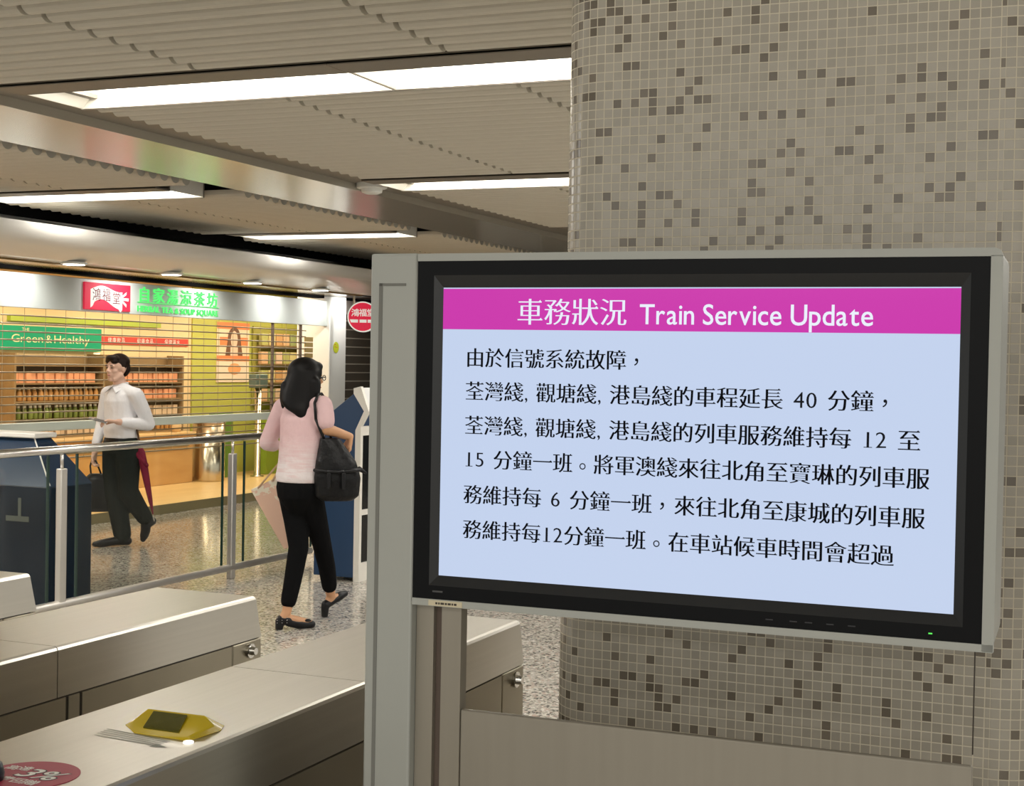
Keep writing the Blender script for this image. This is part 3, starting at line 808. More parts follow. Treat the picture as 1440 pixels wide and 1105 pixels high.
for g, lb in ((g1, 'stainless steel ticket gate with a yellow card reader, nearest the display'), (g2, 'stainless steel ticket gate in the middle, between two lanes'), (g3, 'stainless steel ticket gate at the left edge, only its far end in view')):
    tag(g, lb, 'ticket gate', 'ticket gates in a row')
# reader, sticker and print on the nearest gate
GO = Vector((-1.592, 3.5, 0))
rd = MB(GO)
lo = [(-1.588, 2.106, 1.0), (-1.470, 2.104, 1.0), (-1.462, 2.190, 1.0), (-1.478, 2.225, 1.0), (-1.622, 2.222, 1.0), (-1.640, 2.148, 1.0)]
hi = [(-1.580, 2.113, 1.007), (-1.476, 2.112, 1.007), (-1.470, 2.176, 1.012), (-1.486, 2.172, 1.029), (-1.605, 2.169, 1.029), (-1.622, 2.148, 1.010)]
rd.frustum(lo, hi)
reader = rd.build('card_reader', M['yellow'], g1, bevel=.002)
reader['label'] = 'faceted yellow plastic card reader with dark window'
# window lies on the sloping face (edges 0-1 to 4-3)
a, b, c, d = [Vector(hi[i]) for i in (0, 1, 3, 4)]
def face_pt(u, v): return (a.lerp(b, u)).lerp(d.lerp(c, u), v)
nrm = (b-a).cross(d-a).normalized()
wn = MB(GO); q = [face_pt(u, v) for u, v in ((.05, .10), (.76, .10), (.72, .90), (.12, .90))]
wn.frustum([p-nrm*.002 for p in q], [p+nrm*.001 for p in q]); wn.build('reader_window', M['ywin'], reader)
T = Text()
for k in range(5):
    T.polys.append([Vector(p) for p in ((-1.642-k*.002, 2.066+k*.011), (-1.50, 2.055+k*.0085), (-1.50, 2.058+k*.0085), (-1.642-k*.002, 2.069+k*.011))])
T.polys.append([Vector(p) for p in ((-1.51, 2.045), (-1.480, 2.055), (-1.51, 2.066))])
text_obj('etched_print', T, M['print'], g1, lambda x, y, z: Vector((x, y, 1.0006))-GO)
sp = MB(GO); sp.tube((-1.466, 2.096, 1.0), (-1.466, 2.096, 1.003), .009, None, 16); sp.build('bright_sticker', mat('bright_sticker_glow', (.8, .78, .7), .4, emit=(1, .97, .88), estr=1.2), g1)  # small round sticker, its brightness painted in with emission
sc_ = Vector((-1.572, 1.822, 0))
st = MB(GO); st.tube((sc_.x, sc_.y, 1.0), (sc_.x, sc_.y, 1.0009), .078, None, 48)
stk = st.build('round_sticker', M['sticker'], g1); stk['label'] = 'round crimson sticker reading 3%'
def stmap(z): return lambda x, y, c: Vector((sc_.x+x, sc_.y+y, z))-GO
T = Text(); T.word('3%', -.020, -.012, .062, .10, dy=-.045, dx=.045, shear=.25); text_obj('numeral_outline', T, M['sblack'], stk, stmap(1.0012))
T = Text(); T.word('3%', -.020, -.012, .062, .10, dy=-.012, dx=.012, shear=.25); text_obj('numeral', T, M['swhite'], stk, stmap(1.0015))
T = Text(); T.put('高', -.062, .012, .024, -.01, .01); T.put('達', -.040, .016, .024, -.01, .01)
text_obj('small_characters', T, M['swhite'], stk, stmap(1.0014)); T = Text()
for k, ch in enumerate('車費回贈'): T.put(ch, -.052+k*.024, -.042, .025, -.012, .012)
text_obj('small_characters', T, M['swhite'], stk, stmap(1.0014))
t = tag(MB().lathe((-1.610, 1.772, 1.0005), [(.024, 0), (.026, .012), (.022, .026), (.012, .032)], 20).build('dark_knob', mat('dark_navy_plastic', (.012, .018, .03), .3), None, smooth=True), 'small dark navy rounded object on the nearest gate beside the round sticker', 'knob')

# ================================================================== PILLAR WITH MOSAIC
def rounded_rect(x0, x1, y0, y1, r, n=10):
    pts = []
    for cx, cy, a0 in ((x1-r, y0+r, -PI/2), (x1-r, y1-r, 0), (x0+r, y1-r, PI/2), (x0+r, y0+r, PI)):
        for i in range(n+1):
            a = a0+PI/2*i/n; pts.append((cx+r*math.cos(a), cy+r*math.sin(a)))
    return pts
def mosaic_pillar():
    pts = rounded_rect(-1.145, -.115, 2.95, 3.95, .11); n = len(pts)
    me = bpy.data.meshes.new('pillar'); bm = bmesh.new(); uvl = bm.loops.layers.uv.new('tile')
    d = [0]
    for i in range(n): d.append(d[-1]+math.dist(pts[i], pts[(i+1) % n]))
    lo = [bm.verts.new((*p, 0)) for p in pts]; hi = [bm.verts.new((*p, 3.3)) for p in pts]
    for i in range(n):
        j = (i+1) % n; f = bm.faces.new((lo[i], lo[j], hi[j], hi[i])); f.smooth = True
        for l, (u, v) in zip(f.loops, ((d[i], 0), (d[i+1], 0), (d[i+1], 3.3), (d[i], 3.3))): l[uvl].uv = (u, v)
    bm.to_mesh(me); bm.free(); o = bpy.data.objects.new('pillar', me); COL.objects.link(o); me.materials.append(M['mosaic'])
    return tag(o, kind='structure')
mosaic_pillar()

# ================================================================== INFORMATION DISPLAY
P0 = Vector((-1.142, 2.390, 0)); RZ = math.radians(1.46)
disp = thing('information_display', 'large grey framed display screen on a post showing train service update', 'information display', P0, RZ)
# local x to the right along the screen, y away from the viewer, z up
D = .20
MB().box(-.142, -.0485, 0, .07, 0, 1.8575).build('post', M['alu'], disp, bevel=.004)
g = MB(); g.box(-.124, -.117, -.0012, .01, 0, 1.803); g.box(-.124, -.070, -.0012, .01, 1.798, 1.803); g.build('post_groove', M['alu_groove'], disp)
def rr(x0, x1, z0, z1, r):
    out = []
    for cx, cz, a0, rad in ((x1-r, z1-r, 0, r), (x0+.001, z1-.001, PI/2, .001), (x0+.001, z0+.001, PI, .001), (x1-r, z0+r, -PI/2, r)):
        for i in range(5): a = a0+PI/2*i/4; out.append((cx+rad*math.cos(a), cz+rad*math.sin(a)))
    return out
hs = MB(); hs.prism(rr(-.0475, .9615, 1.2185, 1.8565, .016), 1, .012, D)
housing = hs.build('housing', M['alu'], disp, bevel=.003)
fr = MB(); xo0, xo1, zo0, zo1 = -.0475, .9615, 1.2185, 1.8565; xi0, xi1, zi0, zi1 = -.0475, .9435, 1.2310, 1.8430
fr.box(xo0, xo1-.012, 0, .012, zi1, zo1); fr.box(xo0, xo1-.001, 0, .012, zo0, zi0); fr.box(xi1, xo1, 0, .012, zo0+.001, zo1-.012)
fr.prism([(xo1-.012, zi1), (xo1, zi1), (xo1, zo1-.012), (xo1-.0035, zo1-.0035), (xo1-.012, zo1)], 1, 0, .012)
fr.build('front_frame', M['alu'], disp)
# monitor bezel: flat ring and inner bevel
bz = MB(); bi = (-.0155, .9140, 1.2555, 1.8175)
def ring(mb, o, i, yo, yi):
    O4 = [(o[0], yo, o[2]), (o[1], yo, o[2]), (o[1], yo, o[3]), (o[0], yo, o[3])]; I4 = [(i[0], yi, i[2]), (i[1], yi, i[2]), (i[1], yi, i[3]), (i[0], yi, i[3])]
    for k in range(4): mb.poly([O4[k], O4[(k+1) % 4], I4[(k+1) % 4], I4[k]])
ring(bz, (xi0, xi1, zi0, zi1), bi, .003, .003)
bezel = bz.build('bezel', M['bezel'], disp)
bv = MB(); ring(bv, bi, (0, .899, 1.2735, 1.7955), .003, .0112); bv.build('bezel_bevel', M['bezel_in'], bezel)
MB().box(.862, .868, .0015, .003, 1.2405, 1.2425).build('power_light', M['led'], bezel)
mk = MB(); mk.box(-.008, .012, .0022, .003, 1.2435, 1.2465); mk.build('maker_mark', mat('grey_mark', (.08, .08, .08), .5), bezel)
for x in (.60, .64, .665, .70, .735): MB().box(x, x+.012, .0024, .003, 1.2420, 1.2438).build('button', mat('button_grey', (.03, .03, .035), .5), bezel)
sc = MB(); sc.poly([(-.004, .0115, 1.269), (.903, .0115, 1.269), (.903, .0115, 1.800), (-.004, .0115, 1.800)])
screen = sc.build('screen', M['screen'], disp)
hb = MB(); hb.poly([(.0, .0110, 1.7205), (.899, .0110, 1.7205), (.899, .0110, 1.7935), (.0, .0110, 1.7935)]); hb.build('header_band', M['magenta'], screen)
smap = lambda y: (lambda a, b, c: Vector((a, y, b)))
T = Text()
for k, ch in enumerate('車務狀況'): T.put(ch, .1420+k*.0513, 1.7335, .0510, .014, 0, True); T.put(ch, .1430+k*.0513, 1.7335, .0510, .014, 0, False)
text_obj('header_characters', T, M['scr_white'], screen, smap(.0105))
T = Text(); T.word('Train Service Update', .370, 1.7325, .0495, .085, fit=.3925, dy=-.006, dx=.008)
text_obj('header_words', T, M['scr_white'], screen, smap(.0105))
EM = .0378
lines = [('由於信號系統故障，', 1.6700), ('荃灣綫, 觀塘綫, 港島綫的車程延長 40 分鐘，', 1.6100), ('荃灣綫, 觀塘綫, 港島綫的列車服務維持每 12 至', 1.5485),
         ('15 分鐘一班。將軍澳綫來往北角至寶琳的列車服', 1.4880), ('務維持每 6 分鐘一班，來往北角至康城的列車服', 1.4240), ('務維持每12分鐘一班。在車站候車時間會超過', 1.3610)]
for s, zc in lines:
    T = Text(); x = .0455; base = zc-.38*EM; i = 0
    for i, ch in enumerate(s):
        if ch == ' ': x += (.33 if i and s[i-1] == ',' else .40)*EM; continue
        if ch == ',': T.put(',', x+.02*EM, base, EM*.95, .0, .0); x += .27*EM; continue
        if ch.isdigit():
            _, (a, b) = glyph(ch); w = b-a
            T.put(ch, x+(.275-w*.5-a)*EM, base+.01*EM, EM*1.0, *((0, 0) if ch == '4' else (.014, .004)))
            if ch == '1':
                T.tris.append([Vector((x+.10*EM, base+.008*EM)), Vector((x+.46*EM, base+.008*EM)), Vector((x+.46*EM, base+.04*EM)), Vector((x+.10*EM, base+.04*EM))])
            x += .55*EM; continue
        if ch in '，。':
            P, (a, b) = glyph(ch); T.put(ch, x+(.28 if ch == '。' else .22)*EM, base+(.24 if ch == '，' else .16)*EM, EM, 0, 0); x += EM; continue
        T.put(ch, x-.017*EM, base, EM, .012, 0, True); T.put(ch, x, base, EM, .012, 0, False); T.put(ch, x+.017*EM, base, EM, .012, 0, False); x += EM
    text_obj('text_line', T, M['scr_black'], screen, smap(.0108))

sl = MB(); sl.box(-.014, .052, -.0012, .0, 1.2195, 1.2295); lab = sl.build('asset_label', M['cream_label'], disp)
mk = MB(); x = .0
for w in (.004, .003, .007, .004, .006, .003, .005): mk.box(x, x+w, -.0016, -.0012, 1.2225, 1.2262); x += w+.0016
mk.build('label_print', M['seam'], lab)
MB().tube((.928, .10, 1.03), (.928, .10, 1.2185), .0012, None, 8).build('support_wire', M['seam'], disp)

# beige stanchion and low panel standing under the display
bar = thing('barrier_panel', 'low beige metal barrier panel with stanchion standing under the display', 'barrier', P0, RZ)
MB().box(-.0475, -.013, .022, .05, 0, 1.2175).build('stanchion', M['beige'], bar)
MB().box(-.0128, .0028, .034, .05, 0, 1.2175).build('slot', M['slot'], bar)
MB().box(.003, .0415, .022, .05, 0, 1.2175).build('stanchion', M['beige'], bar)
MB().box(.042, .933, .024, .036, 0, 1.030).build('panel', M['beige'], bar, bevel=.003)

# ================================================================== PEOPLE
RW = math.radians(22.7)
def hand(mb, wrist, d, palm_n, thumb_side, L=.175, curl=.6, fr=.0085):
    """palm and five fingers; d = pointing direction, palm_n = palm normal, curl in radians per joint"""
    wrist, d, n = Vector(wrist), Vector(d).normalized(), Vector(palm_n).normalized()
    s = d.cross(n).normalized()*thumb_side            # towards the thumb
    pc = wrist+d*L*.26
    for k in range(-2, 3): mb.limb([(wrist+s*k*.009, .015), (wrist+d*L*.50+s*k*.0125, .0115)])
    for k, ln in ((1.5, .44), (.5, .50), (-.5, .46), (-1.5, .36)):
        p = wrist+d*L*.50+s*k*.0165; a = curl*.6; pts = [(p, fr*1.1)]
        for seg, r in ((.45, 1.0), (.32, .95), (.23, .85)):
            dd = d*math.cos(a)+n*math.sin(a); p = p+dd*ln*L*seg; pts.append((p, fr*r)); a += curl
        mb.limb(pts)
    p = wrist+d*L*.16+s*.022; td = (d*.75+s*.65+n*.3).normalized(); td2 = (d*.9+s*.1+n*.5).normalized()
    mb.limb([(p, .013), (p+td*L*.22, .0105), (p+td*L*.22+td2*L*.17, .009)])
def head(mb, c, fdir, s=1.0, neck=None, ears=True):
    """c = centre of the head, fdir = horizontal facing"""
    c = Vector(c); f = Vector((*fdir, 0)).normalized(); l = Vector((-f.y, f.x, 0)); up = Vector((0, 0, 1))
    yaw = math.atan2(f.y, f.x)
    q = lambda a, b, h: c+f*a*s+l*b*s+up*h*s
    mb.ell(q(-.012, 0, .028), (.098*s, .076*s, .092*s), yaw, 3)
    mb.ell(q(.028, 0, -.045), (.060*s, .056*s, .070*s), yaw, 3)
    mb.ell(q(.066, 0, -.096), (.022*s, .024*s, .018*s), yaw)         # chin
    for b in (-1, 1):
        mb.ell(q(.055, b*.036, -.022), (.028*s, .022*s, .024*s), yaw)   # cheek
        mb.ell(q(.074, b*.030, .022), (.016*s, .026*s, .010*s), yaw)    # brow
        mb.limb([(q(.0, b*.052, -.055), .026*s), (q(.05, b*.030, -.092), .020*s)])  # jaw
        if ears: mb.ell(q(-.012, b*.077, -.008), (.017*s, .008*s, .030*s), yaw)
    mb.limb([(q(.084, 0, .014), .008*s), (q(.103, 0, -.020), .011*s)])  # nose
    mb.ell(q(.090, 0, -.028), (.012*s, .017*s, .009*s), yaw)
    mb.ell(q(.080, 0, -.058), (.012*s, .024*s, .012*s), yaw)            # mouth
    return q, yaw

# ---------------------------------------------------------------- man in a white shirt
MO = (-8.085, 10.488, 0)
def man():
    yaw = math.atan2(.77, .64)-PI/2      # chest faces (-.64,-.77): its width runs along (.77,-.64)
    ty = math.atan2(-.64, .77)
    hips = Vector((0, 0, .90))
    Lsh, Rsh = (.158, -.115, 1.33), (-.150, .115, 1.335)
    Lel, Lwr = (.252, -.05, 1.075), (.035, -.245, 1.10)
    Rel, Rwr = (-.200, .12, 1.06), (-.228, .0, .82)
    Rhip, Rkn, Ran, Rto = (-.065, .06, .88), (-.052, .01, .475), (.015, .04, .09), (-.165, -.10, .035)
    Lhip, Lkn, Lan, Lto = (.075, -.06, .88), (.075, -.03, .49), (.185, .17, .225), (.165, .16, .045)
    b = MB()
    b.loft([((0, 0, .84), .13, .095), ((0, 0, .94), .145, .10), ((-.005, 0, 1.08), .135, .095), ((-.005, 0, 1.24), .155, .105), ((-.005, .0, 1.34), .155, .09), ((-.008, .005, 1.385), .09, .06)], ty)
    b.limb([((-.008, .012, 1.35), .062), ((-.024, .005, 1.46), .055)])
    b.limb([(Lsh, .052), (Lel, .040), (Lwr, .027)]); b.limb([(Rsh, .052), (Rel, .040), (Rwr, .027)])
    b.limb([(Rhip, .075), (Rkn, .050), (Ran, .036)]); b.limb([(Lhip, .075), (Lkn, .050), (Lan, .036)])
    for an, to in ((Ran, Rto), (Lan, Lto)):
        a_, t_ = Vector(an), Vector(to); b.limb([(a_-Vector((0, 0, .03)), .026), (a_.lerp(t_, .55)-Vector((0, 0, .005)), .022), (a_.lerp(t_, .9), .015)])
    hand(b, Lwr, (-.80, -.38, .12), (-.1, -.2, -1), -1, curl=.75)
    hand(b, Rwr, (-.05, -.15, -1), (.9, -.3, 0), 1, curl=.95)
    q, hy = head(b, (-.042, -.015, 1.555), (-.52, -.85), 1.0)
    body = b.build('person', M['skin'], None, remesh=.0065, iters=3)
    body.location = MO; body.rotation_euler = (0, 0, RW)
    tag(body, 'man in a white shirt and dark trousers walking left behind the glass balustrade', 'person')
    # face details
    e = MB()
    for s in (-1, 1): e.ell(q(.084, s*.030, .006), (.006, .012, .0045), hy)
    e.build('eyes', M['eye'], body, smooth=True)
    e = MB()
    for s in (-1, 1): e.ell(q(.088, s*.031, .026), (.005, .019, .004), hy)
    e.build('eyebrows', M['hair_m'], body, smooth=True)
    MB().ell(q(.089, 0, -.058), (.006, .020, .0055), hy).build('mouth', M['lip'], body, smooth=True)
    h = MB()
    h.ell(q(-.030, 0, .058), (.100, .086, .078), hy, 3); h.ell(q(-.078, 0, .004), (.044, .076, .080), hy, 3)
    h.ell(q(.046, 0, .090), (.050, .070, .032), hy, 3); h.ell(q(.060, .034, .062), (.026, .038, .026), hy); h.ell(q(.060, -.030, .064), (.026, .040, .026), hy)
    for s in (-1, 1): h.ell(q(-.022, s*.068, .042), (.040, .018, .045), hy)
    h.build('hair', M['hair_m'], body, remesh=.006, iters=3)
    # shirt
    s = MB()
    s.loft([((0, 0, .935), .160, .114), ((0, 0, .96), .172, .124), ((.0, 0, 1.03), .180, .130), ((-.003, 0, 1.16), .174, .124), ((-.005, 0, 1.27), .176, .122), ((-.005, .0, 1.335), .160, .102), ((-.008, .006, 1.385), .100, .078), ((-.010, .008, 1.415), .072, .066)], ty)
    s.limb([(Lsh, .066), ((.215, -.085, 1.19), .062), (Lel, .058), ((.14, -.15, 1.085), .050), ((.078, -.206, 1.095), .042)])
    for sh_ in (Lsh, Rsh): s.limb([((-.01, .006, 1.388), .060), (Vector(sh_)*.55+Vector((-.005, .003, 1.375))*.45, .058), (sh_, .064)])
    s.limb([(Rsh, .064), ((-.178, .12, 1.2), .060), (Rel, .054), ((-.222, .03, .90), .042)])
    s.build('shirt', M['shirt'], body, remesh=.0075, iters=3)
    # collar: two points folded down at the throat
    c = MB(); cl = Vector((-.64, -.77, 0)); sd = Vector((.77, -.64, 0)); nb = Vector((-.012, .005, 1.405))
    for sg in (-1, 1):
        p0 = nb+sd*sg*.070+cl*-.02+Vector((0, 0, .035)); p1 = nb+cl*.082+sd*sg*.008+Vector((0, 0, -.01))
        p2 = nb+cl*.10+sd*sg*.075+Vector((0, 0, -.062)); p3 = nb+sd*sg*.088+cl*.0+Vector((0, 0, .0))
        c.frustum([p0, p1, p2, p3], [p+cl*.006+sd*sg*.006 for p in (p0, p1, p2, p3)])
    bk = [nb+cl*-.068*math.cos(t)+sd*.074*math.sin(t) for t in [-1.6+3.2*i/8 for i in range(9)]]
    for p, r in zip(bk, bk[1:]): c.poly([p, r, r+Vector((0, 0, .034)), p+Vector((0, 0, .034))])
    c.build('collar', M['shirt'], body)
    # trousers and belt
    p = MB()
    p.loft([((.0, 0, .72), .05, .05), ((.0, 0, .77), .11, .09), ((.0, 0, .82), .158, .118), ((0, 0, .87), .168, .125), ((0, 0, .93), .165, .118), ((0, 0, .945), .160, .112)], ty)
    p.limb([(Rhip, .112), ((-.06, .03, .68), .106), (Rkn, .094), ((-.015, .025, .28), .084), ((.012, .045, .10), .078)])
    p.limb([(Lhip, .112), ((.078, -.05, .68), .104), (Lkn, .090), ((.13, .07, .35), .080), ((.178, .155, .24), .070)])
    p.build('trousers', M['trouser_m'], body, remesh=.008, iters=3)
    MB().loft([((0, 0, .912), .177, .128), ((0, 0, .952), .173, .124)], ty, 28).build('belt', M['leather'], body, smooth=False)
    for an, to, nm in ((Vector(Ran), Vector(Rto), 'shoe'), (Vector(Lan), Vector(Lto), 'shoe')):
        s = MB(); dn = (to-an); 
        if nm and an.z < .12:
            hl = Vector((an.x+.035, an.y+.04, .04))
            s.limb([(hl, .040), (Vector((an.x-.05, an.y-.03, .045)), .040), (Vector((to.x+.03, to.y+.02, .034)), .036), (to+Vector((-.02, -.015, -.006)), .024)])
            s.limb([(Vector((an.x+.01, an.y+.02, .08)), .04), (hl, .03)])
        else:
            ax = dn.normalized()
            hl = an+Vector((.045, .035, -.02))
            s.limb([(hl, .042), (an+ax*.05+Vector((.005, .005, 0)), .046), (an+ax*.10+Vector((.01, .01, 0)), .044), (to+Vector((.008, .005, .03)), .038), (to, .026)]); s.limb([(an, .044), (hl, .042)])
        s.build('shoe', M['leather'], body, remesh=.006, iters=2)
    return body
man()
def to_world(o, u, w, z):
    c, s = math.cos(RW), math.sin(RW); return (o[0]+u*c-w*s, o[1]+u*s+w*c, z)
# phone in the man's hand
t = thing('mobile_phone', 'thin grey phone held in the walking man\'s left hand', 'phone', to_world(MO, -.10, -.335, 1.115), RW)
t.rotation_euler = (math.radians(8), math.radians(14), RW+math.radians(10))
MB().box(-.085, .07, -.038, .038, -.005, .004).build('case', M['phone'], t, bevel=.003)
MB().box(-.08, .065, -.034, .034, .004, .005).build('glass', M['kiosk_glass'], t)
# briefcase-like bag in his right hand
t = thing('shoulder_bag', 'soft black bag hanging from the walking man\'s right hand', 'bag', to_world(MO, -.20, .0, .30), RW)
b = MB(); b.loft([((0, 0, 0), .11, .045), ((0, 0, .03), .135, .06), ((0, 0, .18), .14, .062), ((.0, 0, .29), .115, .05), ((0, 0, .335), .07, .03)], .12)
b.build('bag_body', M['leather'], t, remesh=.009, iters=4)
h = MB(); pts = [((-.055, 0, .31), .008), ((-.062, -.01, .40), .008), ((-.045, -.015, .455), .008), ((-.01, -.01, .44), .008), ((.035, 0, .32), .008)]
h.limb(pts); h.build('handle', M['leather'], t, smooth=True)
MB().ell((-.10, -.045, .27), (.012, .006, .02)).build('buckle', M['chrome_knob'], t)
# umbrella hooked over his left forearm
t = thing('umbrella', 'folded maroon umbrella hooked on the walking man\'s left arm', 'umbrella', to_world(MO, .20, -.08, .28), RW)
tip, top = Vector((.105, .02, .01)), Vector((-.01, 0, .60))
ax = (top-tip).normalized(); b = MB()
R_ = [(.0, .006), (.06, .012), (.12, .020), (.30, .030), (.45, .036), (.55, .034), (.585, .022)]
b.limb([(tip+ax*d_, r_) for d_, r_ in R_]); b.build('folded_canopy', M['maroon'], t, remesh=.005, iters=3)
b = MB(); b.limb([(tip+ax*.44+Vector((.03, -.02, 0)), .02), (tip+ax*.54+Vector((-.035, -.02, 0)), .022)]); b.build('tie_strap', M['maroon'], t, smooth=True)
b = MB(); b.tube(tip-ax*.06, tip+ax*.02, .004, .005, 8); b.build('ferrule', M['chrome'], t)
b = MB(); hp = [(top-ax*.02, .009), (top+ax*.10, .009), (top+ax*.185+Vector((-.0, 0, 0)), .010), (top+ax*.225+Vector((.022, .02, .0)), .010), (top+ax*.215+Vector((.06, .05, 0)), .010), (top+ax*.17+Vector((.075, .06, 0)), .010)]
b.limb(hp); b.build('hook_handle', M['brownwood'], t, smooth=True)

# ---------------------------------------------------------------- woman in a pink blouse
WO = (-4.715, 7.769, 0)
def woman():
    ty = math.atan2(-.64, .77)           # width axis; she faces (.64,.77)
    Rsh, Lsh = (.192, -.01, 1.385), (-.085, .215, 1.36)
    Rel, Rwr = (.222, -.03, 1.24), (.352, .09, 1.19)
    Lel, Lwr = (-.185, .25, 1.135), (-.07, .40, 1.09)
    Rhip, Rkn, Ran = (.105, .03, .87), (.165, .25, .51), (.205, .46, .135)
    Lhip, Lkn, Lan = (-.015, .13, .87), (.045, .09, .50), (-.012, .01, .105)
    b = MB()
    b.loft([((.045, .08, .82), .13, .10), ((.045, .08, .92), .145, .105), ((.05, .09, 1.05), .11, .085), ((.055, .10, 1.22), .13, .095), ((.06, .10, 1.36), .13, .075), ((.07, .105, 1.405), .07, .055)], ty)
    b.limb([((.07, .105, 1.38), .052), ((.078, .115, 1.47), .046)])
    b.limb([(Rsh, .046), (Rel, .038), (Rwr, .025)]); b.limb([(Lsh, .046), (Lel, .036), (Lwr, .025)])
    b.limb([(Rhip, .075), (Rkn, .048), ((.188, .36, .33), .045), (Ran, .030)]); b.limb([(Lhip, .075), (Lkn, .048), ((.02, .05, .32), .045), (Lan, .029)])
    # feet
    b.limb([((-.035, .0, .075), .024), ((.045, .03, .055), .026), ((.11, .06, .035), .024), ((.135, .07, .03), .018)]); b.limb([(Lan, .029), ((-.03, .0, .075), .026)])
    b.limb([((.19, .45, .10), .024), ((.235, .50, .125), .025), ((.275, .545, .135), .020)]); b.limb([(Ran, .030), ((.19, .45, .10), .026)])
    hand(b, Rwr, (-.1, -.1, -.9), (-.8, -.5, -.1), 1, L=.16, curl=.7, fr=.008)
    hand(b, Lwr, (.1, .2, -.9), (.7, -.3, 0), 1, L=.16, curl=.9, fr=.008)
    q, hy = head(b, (.080, .125, 1.545), (.84, .54), .94)
    body = b.build('person', M['skin_w'], None, remesh=.0065, iters=3)
    body.location = WO; body.rotation_euler = (0, 0, RW)
    tag(body, 'woman seen from behind in a pink blouse and black trousers, walking past the balustrade', 'person')
    e = MB()
    for s in (-1, 1): e.ell(q(.084, s*.030, .006), (.006, .012, .0045), hy)
    e.build('eyes', M['eye'], body, smooth=True)
    MB().ell(q(.089, 0, -.058), (.006, .018, .006), hy).build('mouth', M['lip'], body, smooth=True)
    # spectacles: two rims, bridge and temple arms
    g = MB()
    for s in (-1, 1):
        rim = [q(.103, s*.033+.024*math.cos(t), .006+.017*math.sin(t)) for t in [2*PI*i/16 for i in range(17)]]
        for p_, r_ in zip(rim, rim[1:]): g.tube(p_, r_, .0028, None, 6)
        g.tube(q(.103, s*.057, .010), q(-.01, s*.082, .012), .0032, None, 6)
    g.tube(q(.105, -.009, .008), q(.105, .009, .008), .0025, None, 6); g.build('spectacles', M['glassrim'], body)
    # long hair, straight, falling to a point between the shoulder blades
    h = MB()
    h.ell(q(-.024, 0, .040), (.112, .098, .098), hy, 3)
    for sd_ in (-1, 1): h.ell(q(-.02, sd_*.070, -.02), (.060, .026, .10), hy)
    h.ell(q(.050, .0, .080), (.046, .072, .034), hy, 3)
    h.loft([((.062, .100, 1.60), .100, .092), ((.048, .085, 1.53), .106, .088), ((.034, .06, 1.46), .110, .074), ((.028, .035, 1.40), .102, .060), ((.040, .012, 1.36), .078, .048), ((.066, .0, 1.325), .046, .036), ((.078, -.002, 1.295), .026, .024), ((.082, -.002, 1.28), .010, .010)], -.05)
    h.limb([((.135, .045, 1.52), .040), ((.135, .03, 1.44), .034), ((.122, .015, 1.38), .022), ((.112, .008, 1.34), .010)])
    h.limb([((-.045, .06, 1.50), .034), ((-.058, .05, 1.42), .026), ((-.060, .045, 1.365), .010)])
    h.limb([((.03, .02, 1.40), .03), ((.035, .0, 1.345), .02), ((.045, -.004, 1.315), .008)])
    h.build('hair', M['hair'], body, remesh=.007, iters=9)
    # blouse with elbow sleeves
    s = MB()
    s.loft([((.045, .08, .905), .160, .128), ((.045, .08, .94), .168, .132), ((.05, .085, 1.03), .160, .122), ((.055, .095, 1.18), .160, .118), ((.058, .10, 1.29), .165, .118), ((.062, .10, 1.36), .152, .095), ((.07, .105, 1.405), .085, .070), ((.072, .105, 1.425), .064, .058)], ty)
    s.limb([(Rsh, .062), ((.205, -.02, 1.33), .062), ((.212, -.027, 1.285), .060)])
    for sh_ in (Lsh, Rsh): s.limb([((.07, .105, 1.405), .052), (Vector(sh_)*.55+Vector((.07, .105, 1.39))*.45, .054), (sh_, .060)])
    s.limb([(Lsh, .062), ((-.14, .235, 1.24), .058), (Lel, .054), ((-.155, .285, 1.12), .046)])
    s.build('blouse', M['blouse'], body, remesh=.0075, iters=3)
    p = MB()
    p.loft([((.045, .09, .69), .04, .04), ((.045, .085, .75), .10, .09), ((.045, .08, .81), .150, .122), ((.045, .08, .87), .161, .130), ((.045, .08, .93), .150, .118), ((.045, .08, .945), .14, .11)], ty)
    p.limb([(Rhip, .088), ((.135, .14, .68), .078), (Rkn, .062), ((.188, .36, .34), .056), ((.198, .425, .21), .050)])
    p.limb([(Lhip, .090), ((.02, .12, .68), .080), (Lkn, .064), ((.018, .05, .30), .056), ((-.002, .02, .175), .050)])
    p.build('trousers', M['trouser_w'], body, remesh=.0075, iters=3)
    # court shoes with block heels: left planted, right heel striking
    sh = MB(); sh.limb([((-.045, -.002, .062), .030), ((.0, .015, .055), .032)]); sh.limb([((.0, .015, .045), .030), ((.07, .045, .028), .033), ((.135, .072, .022), .026)])
    sh.tube((-.055, -.006, .0), (-.050, -.004, .055), .024, .030, 12); o = sh.build('shoe', M['leather'], body, remesh=.005, iters=2)
    st = MB()
    for k in range(9): st.ell((-.062+.018*(k % 3)*1.6, -.034+.007*(k % 3), .045+.016*(k//3)), (.0035, .0035, .0035), 0, 1)
    st.build('studs', M['silver'], o)
    MB().ell((.112, .05, .050), (.026, .022, .010), .4).build('bow', M['leather'], o, smooth=True)
    sh = MB(); sh.limb([((.175, .435, .085), .030), ((.21, .475, .105), .030), ((.255, .525, .128), .030), ((.285, .555, .140), .022)])
    sh.tube((.170, .43, .006), (.172, .432, .075), .022, .028, 12); sh.build('shoe', M['leather'], body, remesh=.005, iters=2)
    return body
woman()
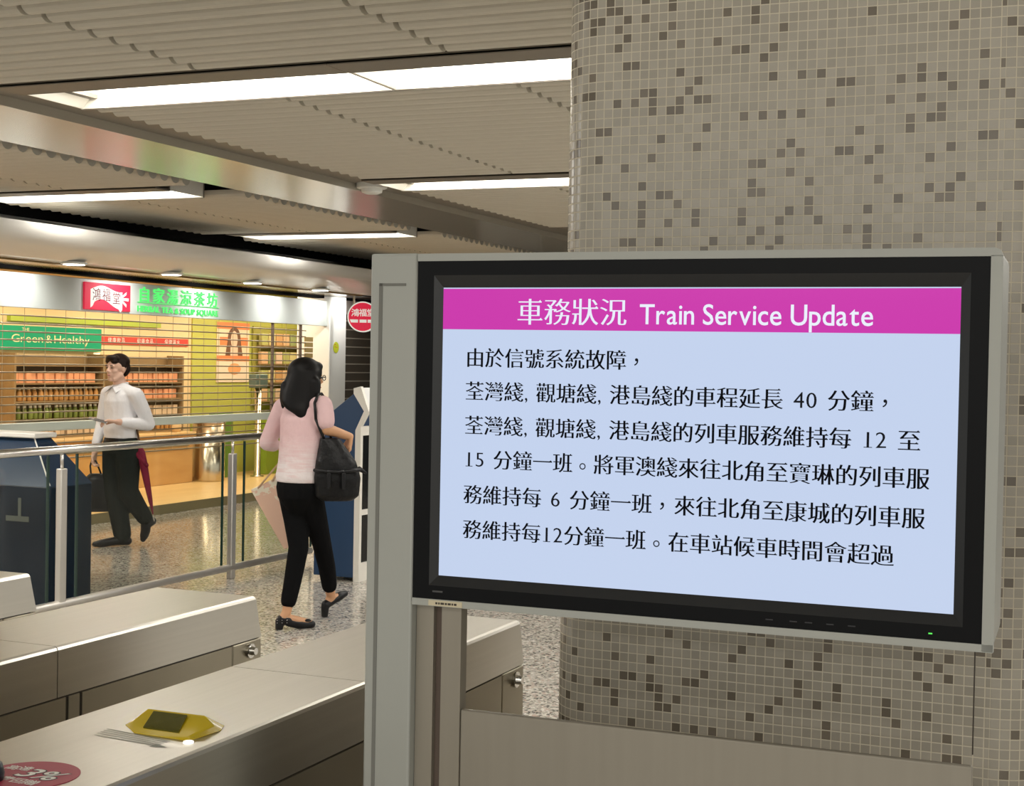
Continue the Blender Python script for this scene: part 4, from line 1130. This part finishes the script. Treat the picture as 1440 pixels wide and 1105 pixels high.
# black shoulder bag at her right side
t = thing('handbag', 'large slouchy black handbag on the woman\'s right shoulder', 'handbag', to_world(WO, .29, -.01, .80), RW)
b = MB(); b.loft([((0, .0, 0), .095, .05), ((.0, 0, .03), .135, .075), ((0, 0, .14), .145, .085), ((-.01, 0, .24), .125, .078), ((-.035, 0, .33), .085, .055), ((-.05, 0, .385), .06, .035)], .25)
b.build('bag_body', M['bagblack'], t, remesh=.008, iters=4)
f = MB(); f.limb([((-.13, -.065, .19), .012), ((-.05, -.092, .185), .012), ((.05, -.085, .185), .012), ((.145, -.03, .195), .012)]); f.build('flap_band', M['leather'], t, smooth=True)
f = MB(); f.limb([((.135, -.02, .20), .016), ((.175, -.015, .175), .008)]); f.build('side_tab', M['leather'], t, smooth=True)
for x in (-.04, .05):
    MB().box(x-.012, x+.012, -.105, -.085, .08, .18).build('front_strap', M['leather'], t, bevel=.004)
st = MB(); pts = [(-.075, -.02, .36), (-.13, -.06, .50), (-.138, -.065, .60), (-.122, -.03, .655), (-.11, .03, .655), (-.08, .07, .60), (-.05, .05, .38)]
st.limb([(p, .009) for p in pts]); st.build('strap', M['leather'], t, smooth=True)
# tan paper carrier hanging from her left hand
t = thing('carrier_bag', 'tan carrier bag with pale leaf print swinging at the woman\'s left side', 'bag', to_world(WO, -.025, .44, .475), RW)
rot = Matrix.Rotation(math.radians(-27), 4, 'Y'); b = MB()
lo = [Vector(p) for p in ((-.075, -.05, 0), (.085, -.05, 0), (.085, .05, 0), (-.075, .05, 0))]
hi = [Vector(p) for p in ((-.10, -.045, .44), (.125, -.045, .44), (.125, .045, .44), (-.10, .045, .44))]
b.frustum([rot@p for p in lo], [rot@p for p in hi]); b.build('paper_body', M['tote'], t, bevel=.006)
h = MB(); hp = [rot@Vector((-.05, -.045, .43)), Vector((-.09, -.04, .545)), Vector((-.045, -.03, .585)), rot@Vector((.05, -.045, .43))]
h.limb([(p, .006) for p in hp]); h.build('handle', mat('tan_cord', (.55, .38, .25), .7), t, smooth=True)
